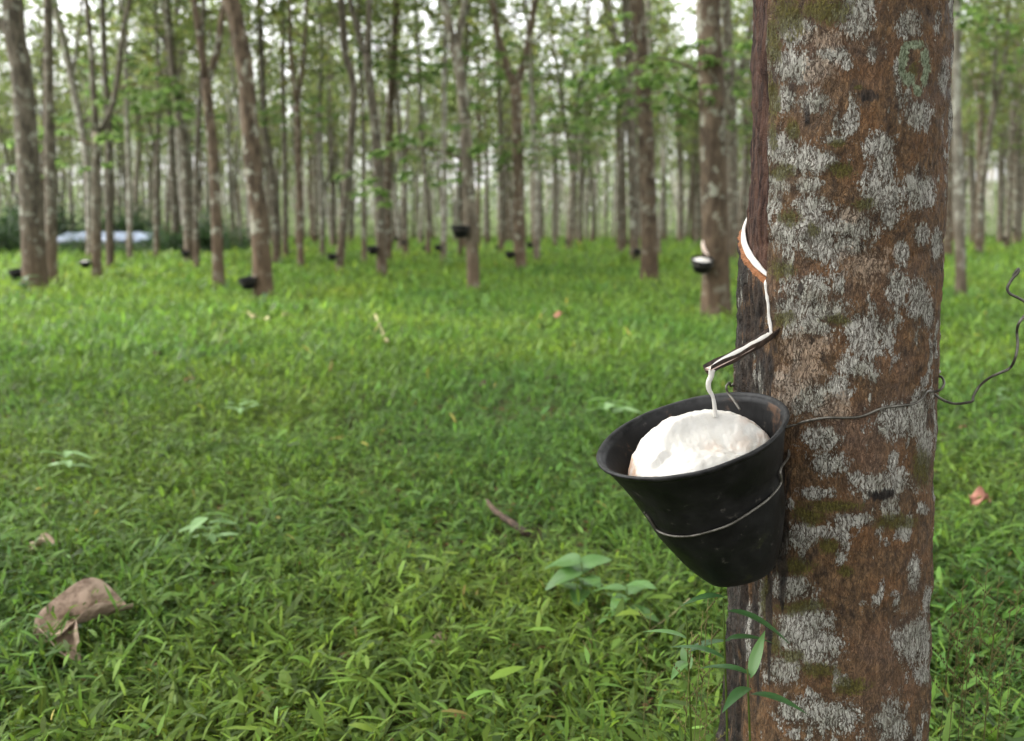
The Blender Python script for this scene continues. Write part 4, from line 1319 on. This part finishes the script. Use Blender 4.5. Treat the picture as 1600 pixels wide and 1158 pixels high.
for i, (px, Y, wx, h_, lab) in enumerate([
    (-5, 34, 1.3, 1.7, 'dark bush at the left picture edge behind the thickest background trunk'),
    (20, 38, 1.4, 2.1, 'taller dark bush just right of the leftmost dark bush'),
    (112, 39, 1.3, 1.0, 'low dark bush under the left end of the pale blue sheet'),
    (185, 40, 1.2, 1.0, 'low dark bush under the middle of the pale blue sheet'),
    (255, 37, .9, 1.15, 'dark bush at the right end of the pale blue sheet'),
    (283, 36, 1.0, 1.55, 'broad dark green bush left of the forked brown trunk'),
    (318, 36, 1.1, 1.9, 'tallest dark green bush behind the forked brown trunk'),
    (368, 40, 1.0, 1.2, 'small dark bush between the forked brown and dark leaning trunks'),
    (145, 47, 1.6, 2.6, 'green bush rising behind the pale blue sheet'),
    (215, 48, 1.7, 2.4, 'second green bush rising behind the pale blue sheet at its right'),
    (128, 34.5, .8, .72, 'small low bush hiding part of the pale blue sheet, left one'),
    (196, 34, .9, .75, 'small low bush hiding part of the pale blue sheet, right one'),
    (60, 46, 1.6, 3.0, 'tall green bush behind the thickest background trunk')]):
    p = at(px, 380, Y)
    r = empty('bush', (p[0], Y, 0), i * 1.3)
    f = obj('foliage', BM[i % 3], r); f.scale = (wx, wx, h_ / 1.15)
    obj('stem', BS, r)
    tag(r, lab, 'bush', 'dark bushes at the left back')

def box(acc, c, s, rz=0, tilt=0):
    c = np.array(c); s = np.array(s) / 2
    v = np.array([(i, j, k) for i in (-1, 1) for j in (-1, 1) for k in (-1, 1)]) * s
    v[:, 2] += v[:, 1] * tilt
    R_ = np.array([[math.cos(rz), -math.sin(rz), 0], [math.sin(rz), math.cos(rz), 0], [0, 0, 1]])
    v = v @ R_.T + c
    acc.add(v, [[0, 1, 3, 2], [4, 6, 7, 5], [0, 4, 5, 1], [2, 3, 7, 6], [0, 2, 6, 4], [1, 5, 7, 3]])
# low shelter: a pale blue sheet over short posts
YS = 38.0
pL, pR = at(86, 372, YS), at(240, 372, YS)
sh = empty('low_shelter', ((pL[0] + pR[0]) / 2, YS, 0))
LW = pR[0] - pL[0]
nx_ = 40
u = np.linspace(-.5, .5, nx_) * LW
v = np.linspace(0, 1.1, 6)
UU, VV = np.meshgrid(u, v)
zsheet = .50 + .22 * VV + .03 * np.sin(UU * 9) * .6 + .04 * (vnoise(UU * 2, VV * 2, 0, 3) - .5)
Vt = np.stack([UU, VV, zsheet + .10], -1).reshape(-1, 3)
idx = np.arange(Vt.shape[0]).reshape(UU.shape)
F = np.stack([idx[:-1, :-1], idx[:-1, 1:], idx[1:, 1:], idx[1:, :-1]], -1).reshape(-1, 4)
# front valance hangs down
fr = np.stack([u, 0 * u - .02, zsheet[0] - .04 + .03 * np.sin(u * 5)], -1)
top_ = Vt[:nx_]
Va = np.concatenate([Vt, fr]); b0 = len(Vt)
F2 = np.stack([np.arange(nx_ - 1) + b0, np.arange(nx_ - 1) + b0 + 1, idx[0][1:], idx[0][:-1]], -1)
o = obj('sheet', mesh_np('sheet', Va, [np.concatenate([F, F2])], [M['tarp']], smooth_shade=True), sh)
md = o.modifiers.new('thick', 'SOLIDIFY'); md.thickness = .012
for k in range(5):
    acc = Acc(); x_ = (-.48 + .24 * k) * LW
    tube(acc, [(x_, .1, -.1), (x_, .1, .56)], .025, 6)
    tube(acc, [(x_, 1.0, -.1), (x_, 1.0, .78)], .025, 6)
    obj('post', acc.mesh('post', [M['post']]), sh)
for k, (a_, w_) in enumerate([(-.40, .5), (.03, .35), (-.12, .2)]):
    acc = Acc(); box(acc, (a_ * LW, -.05, .54), (w_, .03, .16))
    obj('white_panel', acc.mesh('white_panel', [M['white_sheet']], smooth_shade=False), sh)
tag(sh, 'low shelter under a pale blue and white sheet behind the left trees', 'shelter')

# ------------------------------------------------------------------ ground cover
def grass():
    rng = np.random.default_rng(3)
    N0, D0, EX = 2150.0, 3.0, 1.80
    ds = np.linspace(.9, 125, 6000)
    wdt = 1.10 * ds + 1.0
    dens = N0 * np.minimum(1, (D0 / ds) ** EX) * wdt
    cdf = np.cumsum(dens) * (ds[1] - ds[0])
    total = int(cdf[-1])
    y = np.interp(rng.uniform(0, cdf[-1], total), cdf, ds)
    x = rng.uniform(-.5, .5, total) * (1.10 * y + 1.0)
    clump = fbm(x * 2.3 + 50, y * 2.3 + 50, 0, 3, 81)
    clump2 = fbm(x * .45 + 20, y * .45 + 20, 0, 3, 82)
    keep = (clump + rng.uniform(-.22, .30, total)) > .405
    keep |= rng.uniform(0, 1, total) < .38
    dt = np.hypot(x - AX, y - AY)
    keep &= dt > .145
    x, y, clump, clump2, dt = x[keep], y[keep], clump[keep], clump2[keep], dt[keep]
    n = len(x)
    sc = np.maximum(1, (y / 3.3) ** .64)
    z0 = ground_h(x, y) - .004
    hgt = (.020 + .080 * rng.uniform(0, 1, n) ** 1.3 * (.55 + 1.2 * clump2) * (.6 + clump)) * np.minimum(sc, 1.35)
    hgt = hgt * (1 + .7 * smooth(.6, .16, dt))
    lean_a = rng.uniform(0, 6.28, n); lean = rng.uniform(0, .7, n)
    stem = np.stack([np.cos(lean_a) * lean, np.sin(lean_a) * lean, np.ones(n)], -1)
    base = np.stack([x, y, z0], -1)
    hue = fbm(x * .9 + 7, y * .9 + 3, 0, 2, 83)
    Vs, Fs, Ts = [], [], []
    nv = 0
    near = y < 4.6
    def tints(b, hu, dead):
        yl = (hu - .5) * .6
        c = np.stack([b * (1 + yl * .9), b * (1 + yl * .15), b * (1 - yl * .5)], -1)
        return np.where(dead[:, None], b[:, None] * np.array([3.4, 1.55, 2.4]), c)
    for K, msk, kind in ((8, near, 5), (6, ~near, 2)):
        ii = np.where(msk)[0]
        for k in range(K):
            m = len(ii)
            fr = (k + .6) / K * rng.uniform(.7, 1.1, m)
            C = base[ii] + stem[ii] * (hgt[ii] * fr)[:, None]
            az = lean_a[ii] + k * 2.4 + rng.normal(size=m) * .6
            el = np.clip(rng.normal(.50, .38, m), -.3, 1.3)
            L = rng.uniform(.022, .058, m) * sc[ii] * (.8 + .5 * clump2[ii]) * (1.12 - .25 * fr)
            wr_ = rng.uniform(.10, .20, m)
            long_ = rng.uniform(0, 1, m)
            L = np.where(long_ < .05, L * 2.0, L); wr_ = np.where(long_ < .05, wr_ * .55, wr_)
            L = np.where(long_ > .95, L * 1.5, L); wr_ = np.where(long_ > .95, wr_ * 1.35, wr_)
            W = L * wr_
            D = np.stack([np.cos(az) * np.cos(el), np.sin(az) * np.cos(el), np.sin(el)], -1)
            Sd = np.stack([-np.sin(az), np.cos(az), rng.normal(size=m) * .35], -1); Sd /= np.linalg.norm(Sd, axis=1)[:, None]
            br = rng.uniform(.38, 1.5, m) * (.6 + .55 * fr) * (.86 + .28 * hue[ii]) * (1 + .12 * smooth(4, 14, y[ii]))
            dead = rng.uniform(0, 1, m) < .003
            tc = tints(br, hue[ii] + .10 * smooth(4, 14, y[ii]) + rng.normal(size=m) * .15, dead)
            if kind == 5:
                droop = rng.uniform(.15, .6, m)
                def pt(s_): 
                    q = C + D * (L * s_)[:, None]
                    q[:, 2] -= droop * L * s_ * s_ * .8
                    return q
                p0, p1, p2, p3 = pt(0), pt(.3), pt(.66), pt(1.0)
                w0, w1, w2 = W * .18, W * .5, W * .38
                V = np.stack([p0 + Sd * w0[:, None], p0 - Sd * w0[:, None], p1 + Sd * w1[:, None], p1 - Sd * w1[:, None],
                              p2 + Sd * w2[:, None], p2 - Sd * w2[:, None], p3], 1).reshape(-1, 3)
                i = nv + np.arange(m) * 7
                F = np.concatenate([np.stack([i, i + 1, i + 3], 1), np.stack([i, i + 3, i + 2], 1), np.stack([i + 2, i + 3, i + 5], 1), np.stack([i + 2, i + 5, i + 4], 1), np.stack([i + 4, i + 5, i + 6], 1)])
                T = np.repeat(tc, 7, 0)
            else:
                V, F = leaf_quads(C, D, Sd, L, W * 1.25, .08)
                F = F + nv
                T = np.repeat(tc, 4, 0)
            Vs.append(V); Fs.append(F); Ts.append(T); nv += len(V)
    # stalks near by
    ii = np.where(y < 3.6)[0]
    m = len(ii)
    tip = base[ii] + stem[ii] * (hgt[ii] * 1.05)[:, None]
    sd_ = perp(stem[ii] / np.linalg.norm(stem[ii], axis=1)[:, None], rng) * .0008
    V = np.stack([base[ii] - sd_, base[ii] + sd_, tip], 1).reshape(-1, 3)
    i = nv + np.arange(m) * 3
    Vs.append(V); Fs.append(np.stack([i, i + 1, i + 2], 1)); Ts.append(np.repeat(np.stack([np.full(m, 1.5), np.full(m, .9), np.full(m, .8)], -1), 3, 0)); nv += len(V)
    # taller tufts of long blades
    tp = [(430, 715, 40, .16), (690, 640, 45, .16), (760, 690, 26, .13), (820, 735, 30, .14), (590, 780, 20, .10), (1010, 850, 30, .15), (940, 800, 30, .13), (300, 690, 20, .12), (560, 690, 26, .13), (1040, 890, 30, .15), (700, 870, 20, .11), (880, 700, 26, .13), (1490, 850, 24, .13), (1560, 700, 24, .14)]
    for (px, py, k, hh) in tp:
        g_ = on_ground(px, py, .04)
        c0 = np.array([g_[0], g_[1], 0]) + rng.normal(size=(k, 3)) * [.05, .05, 0]
        c0[:, 2] = ground_h(c0[:, 0], c0[:, 1])
        az = rng.uniform(0, 6.28, k); el = rng.uniform(.5, 1.35, k); L = hh * rng.uniform(.6, 1.2, k)
        D = np.stack([np.cos(az) * np.cos(el), np.sin(az) * np.cos(el), np.sin(el)], -1)
        Sd = np.stack([-np.sin(az), np.cos(az), 0 * az], -1)
        dr_ = rng.uniform(.2, .7, k)
        def pt(s_):
            q = c0 + D * (L * s_)[:, None]; q[:, 2] -= dr_ * L * s_ * s_ * .7; return q
        W = np.full(k, .006)
        rows = [(0, .5), (.35, 1), (.7, .7)]
        V = np.stack([pt(0) + Sd * (W * .4)[:, None], pt(0) - Sd * (W * .4)[:, None], pt(.35) + Sd * (W * .6)[:, None], pt(.35) - Sd * (W * .6)[:, None], pt(.7) + Sd * (W * .45)[:, None], pt(.7) - Sd * (W * .45)[:, None], pt(1.0)], 1).reshape(-1, 3)
        i = nv + np.arange(k) * 7
        F = np.concatenate([np.stack([i, i + 1, i + 3], 1), np.stack([i, i + 3, i + 2], 1), np.stack([i + 2, i + 3, i + 5], 1), np.stack([i + 2, i + 5, i + 4], 1), np.stack([i + 4, i + 5, i + 6], 1)])
        b_ = rng.uniform(.8, 1.3, k)
        Vs.append(V); Fs.append(F); Ts.append(np.repeat(np.stack([b_ * .95, b_, b_ * 1.1], -1), 7, 0)); nv += len(V)
    Fall = np.concatenate(Fs)

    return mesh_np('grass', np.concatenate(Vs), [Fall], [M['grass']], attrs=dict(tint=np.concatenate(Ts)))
tag(obj('grass', grass()), 'dense bright green grass and creeping weeds under the trees', 'grass', kind='stuff')

def litter():
    rng = np.random.default_rng(44)
    n = 5200
    y = 1.0 + 7 * rng.uniform(0, 1, n) ** 1.3; x = rng.uniform(-.5, .5, n) * (1.1 * y + 1)
    k = np.hypot(x - AX, y - AY) > .15
    x, y = x[k], y[k]; n = len(x)
    C = np.stack([x, y, ground_h(x, y) + rng.uniform(.002, .02, n)], -1)
    D = rand_dirs(n, -.25, .35, rng); N = np.cross(D, [0, 0, 1.0]) + rng.normal(size=(n, 3)) * .25; N /= np.linalg.norm(N, axis=1)[:, None]
    V, F = leaf_quads(C, D, N, rng.uniform(.012, .05, n), rng.uniform(.008, .022, n), .25)
    b = rng.uniform(.25, 1.5, n)
    return mesh_np('leaf_litter', V, [F], [M['litter']], attrs=dict(tint=np.repeat(np.stack([b, b * .9, b * .85], -1), 4, 0)))
tag(obj('leaf_litter', litter()), 'brown bits of dead leaf on the soil between the grass', 'leaf litter', kind='stuff')

# ------------------------------------------------------------------ single plants, leaves and sticks
def blade(L, W, bend=.3, fold=.15, wave=0.0, nseg=8, kind='lance', mat='broad', tint=(1, 1, 1), name='leaf', curl=0.0):
    """leaf along +x, base at origin, with midrib fold"""
    s_ = np.linspace(0, 1, nseg)
    if kind == 'lance': wd = np.sin(np.pi * np.clip(s_, 0, 1) ** .75) ** .9
    elif kind == 'oval': wd = np.sin(np.pi * s_ ** .62) ** .75
    else: wd = np.sin(np.pi * s_ ** .85) ** .7
    wd = np.maximum(wd, .02)
    V = []
    for j, t_ in enumerate(np.linspace(-1, 1, 5)):
        yy = t_ * wd * W / 2
        zz_ = -bend * L * s_ ** 2 + fold * np.abs(yy) + wave * W * np.sin(s_ * 9 + t_ * 2) * abs(t_) + curl * (t_ ** 2) * W * np.sin(s_ * 3)
        V.append(np.stack([s_ * L, yy, zz_], -1))
    V = np.array(V)
    idx = np.arange(5 * nseg).reshape(5, nseg)
    F = np.stack([idx[:-1, :-1], idx[:-1, 1:], idx[1:, 1:], idx[1:, :-1]], -1).reshape(-1, 4)
    return mesh_np(name, V.reshape(-1, 3), [F], [M[mat]], attrs=dict(tint=np.tile(tint, (5 * nseg, 1))), smooth_shade=True)

def plant(name, px, py, h_, leaves, label, cat='plant', stem_r=.0016, mat_stem='grass', gz=.02):
    """leaves: (height, azimuth, elevation, L, W, kind, mat, bend)"""
    g_ = on_ground(px, py, gz)
    g_[2] = float(ground_h(g_[0], g_[1]))
    r = empty(name, tuple(g_))
    acc = Acc()
    tube(acc, catmull([(0, 0, -.01), (.008, .004, h_ * .5), (.004, -.004, h_)], 8), np.linspace(stem_r, stem_r * .6, 8), 6)
    me_ = acc.mesh('stem', [M[mat_stem]])
    t_ = me_.attributes.new('tint', 'FLOAT_COLOR', 'POINT'); t_.data.foreach_set('color', np.tile([1.2, .9, .8, 1], len(me_.vertices)))
    obj('stem', me_, r)
    for (z_, az, el, L, W, kd, mt, bd) in leaves:
        l_ = obj('leaf', blade(L, W, bd, .2, .03, 8, kd, mt, (random.uniform(.85, 1.15),) * 3), r)
        l_.location = (.004, 0, z_)
        l_.rotation_euler = (random.uniform(-.25, .25), -el, az)
    tag(r, label, cat)
    return r

def rl(n, h0, h1, L, W, kd, mt, az0=0.0, el=(.1, .6), bd=(.2, .4)):
    return [(h0 + (h1 - h0) * i / max(n - 1, 1), az0 + i * 2.4 + random.uniform(-.3, .3), random.uniform(*el), L * random.uniform(.8, 1.15), W * random.uniform(.85, 1.15), kd, mt, random.uniform(*bd)) for i in range(n)]

plant('broadleaf_plant', 905, 965, .14, rl(9, .07, .14, .085, .052, 'oval', 'broad', 2.2, (0, .35)), 'broad-leaved green weed left of the cup bottom, largest leaves in the grass')
plant('broadleaf_plant', 975, 990, .12, rl(8, .05, .12, .075, .04, 'oval', 'broad', 1.0, (0, .4)), 'broad-leaved weed beneath the big black cup')
plant('broadleaf_plant', 322, 870, .13, rl(9, .06, .13, .085, .03, 'lance', 'pale', .4, (-.1, .3)), 'pale leafy seedling in the grass left of centre')
plant('broadleaf_plant', 100, 755, .13, rl(6, .08, .13, .11, .032, 'lance', 'pale', .6, (0, .5)), 'pale seedling near the left edge with long light leaves')
plant('broadleaf_plant', 372, 660, .13, rl(6, .08, .13, .11, .034, 'lance', 'pale', .2, (.0, .6)), 'small pale seedling in the mid grass left of centre')
plant('broadleaf_plant', 955, 665, .14, rl(7, .08, .14, .12, .05, 'oval', 'pale', .9, (.0, .4)), 'pale leafy plant in the grass behind the cup')
plant('broadleaf_plant', 412, 492, .22, rl(9, .05, .22, .14, .07, 'oval', 'broad_dark', .9, (.1, .7)), 'leafy weed at the foot of the dark leaning trunk')
plant('broadleaf_plant', 702, 424, .4, rl(12, .08, .4, .2, .09, 'oval', 'broad', .9, (.1, .7)), 'low leafy plant in the far grass left of the speckled trunk')
plant('broadleaf_plant', 40, 470, .3, rl(14, .05, .3, .2, .08, 'oval', 'broad_dark', .9, (.1, .8)), 'dark weed clump at the foot of the thickest background trunk')
plant('broadleaf_plant', 190, 437, .3, rl(12, .05, .26, .2, .09, 'oval', 'broad_dark', .3, (.1, .8)), 'dark low weed in the left grass beyond the Y-forked trunk')
plant('broadleaf_plant', 1555, 640, .12, rl(6, .04, .12, .08, .03, 'lance', 'broad', .9, (.0, .5)), 'small light weed in the right grass')
# long dark leaves at the trunk foot
def trunk_weed(px, py, Y, h_, lv, label):
    p = at(px, py, Y)
    r = empty('tall_weed', (p[0], Y, 0))
    acc = Acc()
    tube(acc, catmull([(0, 0, -.01), (.006, 0, h_ * .5), (-.004, 0, h_)], 10), np.linspace(.0022, .001, 10), 6)
    me_ = acc.mesh('stem', [M['grass']])
    t_ = me_.attributes.new('tint', 'FLOAT_COLOR', 'POINT'); t_.data.foreach_set('color', np.tile([.7, .6, .6, 1], len(me_.vertices)))
    obj('stem', me_, r)
    for (z_, az, el, L, W, mt, bd) in lv:
        l_ = obj('leaf', blade(L, W, bd, .25, .0, 10, 'lance', mt, (random.uniform(.85, 1.15),) * 3), r)
        l_.location = (0, 0, z_); l_.rotation_euler = (0, -el, az)
    tag(r, label, 'plant')
zt = lambda py, Y: at(0, py, Y)[2]
trunk_weed(1134, 1000, 1.10, zt(935, 1.10), [(zt(935, 1.10), 3.3, .35, .05, .016, 'broad_dark', .5), (zt(955, 1.10), -.45, .15, .068, .016, 'broad_dark', .55), (zt(1000, 1.1), .2, .2, .06, .014, 'broad_dark', .4), (zt(1030, 1.1), 2.9, .5, .06, .014, 'broad_dark', .4)], 'tall weed with long dark leaves against the left foot of the big trunk')
trunk_weed(1172, 1100, 1.06, zt(1045, 1.06), [(zt(1055, 1.06), 2.7, .35, .055, .014, 'broad_dark', .45), (zt(1060, 1.06), .9, 1.1, .055, .014, 'broad', .2), (zt(1085, 1.06), -.6, .3, .06, .015, 'broad_dark', .4), (zt(1075, 1.06), 4.0, .3, .06, .015, 'broad_dark', .4)], 'lower dark-leaved weed at the very foot of the big trunk')
trunk_weed(1075, 1060, 1.22, zt(960, 1.22), [(zt(1000, 1.22), 3.0, .5, .055, .014, 'broad', .4), (zt(1020, 1.22), .3, .5, .06, .015, 'broad_dark', .4), (zt(1050, 1.22), 1.5, .5, .06, .016, 'broad', .4), (zt(1035, 1.22), 4.2, .4, .06, .016, 'broad', .4)], 'upright weed left of the trunk foot under the cup')
# seed stalks
def seed_stalk(px, pytop, Y, label, grp=None, fan=7):
    top = at(px, pytop, Y)
    r = empty('seeding_grass', (top[0], Y, 0))
    acc = Acc()
    h_ = top[2]
    st = catmull([(0, 0, 0), (.005, 0, h_ * .6), (.012, 0, h_)], 10)
    tube(acc, st, .0005, 5)
    obj('stalk', acc.mesh('stalk', [M['seed']]), r)
    acc = Acc()
    for k in range(fan):
        z_ = h_ * (.62 + .38 * k / fan)
        a_ = k * 2.2
        L_ = .022 * (1.2 - k / fan * .6)
        b_ = np.array([.008, 0, z_]); e_ = b_ + np.array([math.cos(a_) * L_, math.sin(a_) * L_ * .7, L_ * .8])
        tube(acc, [b_, e_], .0004, 4)
        for q in np.linspace(.25, 1, 5):
            c = b_ * (1 - q) + e_ * q + np.random.default_rng(k).normal(size=3) * .0006
            tube(acc, [c, c + [0.0003, 0, .0016], c + [0, 0, .0034]], [.0005, .0013, .0004], 5)
    obj('seed_head', acc.mesh('seed_head', [M['seed']]), r)
    tag(r, label, 'grass stalk', grp)
for i, (px, py, Y) in enumerate([(1083, 955, 1.18), (1092, 930, 1.2), (1066, 985, 1.16), (1098, 975, 1.15)]):
    seed_stalk(px, py, Y, 'thin seeding grass stalk beneath the big cup, left of the trunk', 'seeding stalks under the cup')
for i, (px, py, Y) in enumerate([(1492, 905, 1.3), (1510, 930, 1.25), (1530, 880, 1.35), (1548, 900, 1.3), (1566, 940, 1.28), (1500, 970, 1.2), (1540, 975, 1.2), (1580, 915, 1.4), (1475, 950, 1.3)]):
    seed_stalk(px, py, Y, 'thin seeding grass stalk right of the big trunk', 'seeding stalks right of the trunk', 9)
for i, (px, py, Y) in enumerate([(918, 958, 1.6), (1005, 950, 1.45)]):
    seed_stalk(px, py, Y, ['small seeding stalk in the grass well left of the cup bottom', 'small seeding stalk in the grass just left of the cup bottom'][i], None, 5)

def dead_leaf(px, py, z, L, W, az, el, mat, label, curl=.35, wave=.12, roll=0.0):
    g_ = on_ground(px, py, z)
    r = bpy.data.objects.new('fallen_leaf', blade(L, W, .15, .1, wave, 14, 'oval', mat, curl=curl, name='fallen_leaf'))
    COL.objects.link(r)
    r.location = tuple(g_); r.rotation_euler = (roll, -el, az)
    md_ = r.modifiers.new('t', 'SOLIDIFY'); md_.thickness = .0006
    tag(r, label, 'leaf')
dead_leaf(52, 1000, .075, .22, .085, .9, .10, 'dead', 'large dry pinkish brown leaf curled in the grass at the lower left', .85, .15, .45)
dead_leaf(78, 985, .075, .13, .07, -.75, -.15, 'dead', 'broken dry leaf piece below the large curled leaf', .6, .2, .2)
dead_leaf(44, 858, .06, .075, .06, .5, .2, 'dead', 'small pale brown leaf above the large curled leaf at the left', .3, .15)
dead_leaf(48, 884, .045, .08, .035, .1, .0, 'dead_dark', 'dark shrivelled leaf under the small pale brown leaf', .5, .2)
dead_leaf(1517, 784, .06, .075, .055, .25, .1, 'dead_red', 'salmon red fallen leaf in the grass right of the big trunk', .4, .3, .2)
dead_leaf(1500, 668, .05, .04, .02, .4, .1, 'dead_red', 'tiny reddish leaf right of the trunk near the wire')
dead_leaf(288, 594, .07, .06, .04, .4, .15, 'dead_red', 'small rusty leaf in the mid grass left of centre', .3)
dead_leaf(752, 604, .06, .06, .035, 1.1, .5, 'dead_dark', 'small brown leaf in the mid grass right of centre', .3)
dead_leaf(850, 592, .06, .10, .04, .1, .1, 'dead_dark', 'dark leaf lying in the grass behind the cup', .3)
dead_leaf(868, 496, .08, .14, .07, .9, .4, 'dead_red', 'red brown leaf in the far grass right of centre', .3)
dead_leaf(676, 1010, .03, .06, .035, .9, .1, 'dead', 'brown leaf half buried at the bottom centre', .3)
dead_leaf(228, 532, .08, .09, .05, .3, .2, 'dead_dark', 'dark leaf spot in the mid grass at left', .3)
dead_leaf(240, 556, .08, .09, .05, 1.3, .2, 'dead_dark', 'second dark leaf spot just below the first at left', .3)
for i, (px, py) in enumerate([(378, 491), (393, 496), (419, 500), (453, 492)]):
    dead_leaf(px, py, .12, .09, .06, i * 1.3, .1, 'straw', ['first pale leaf', 'second pale leaf', 'third pale leaf', 'last pale leaf'][i] + ' from the left in the grass before the dark leaning trunk', .3)

def stick(pts, r0, r1, mat, label, name='twig'):
    g_ = [on_ground(x, y, z) for x, y, z in pts]
    acc = Acc()
    c = catmull([p_ - g_[0] for p_ in g_], 16)
    tube(acc, c, np.linspace(r0, r1, 16), 8, jit=.5, seed=3)
    o_ = obj(name, acc.mesh(name, [M[mat]]))
    o_.location = tuple(g_[0])
    tag(o_, label, 'stick')
stick([(760, 783, .05), (775, 800, .06), (800, 818, .06), (824, 836, .045)], .008, .012, 'dead_dark', 'short dark brown stick in the grass left of the cup')
stick([(586, 492, .12), (594, 510, .10), (605, 535, .08)], .012, .012, 'straw', 'pale straw coloured stick lying in the mid grass')
stick([(0, 1052, .03), (30, 1060, .03), (70, 1075, .02)], .0025, .002, 'twig', 'thin reddish twig in the bottom left corner')
stick([(1015, 985, .04), (1050, 960, .07), (1078, 935, .10)], .0014, .001, 'straw', 'thin dry straw slanting up under the cup')
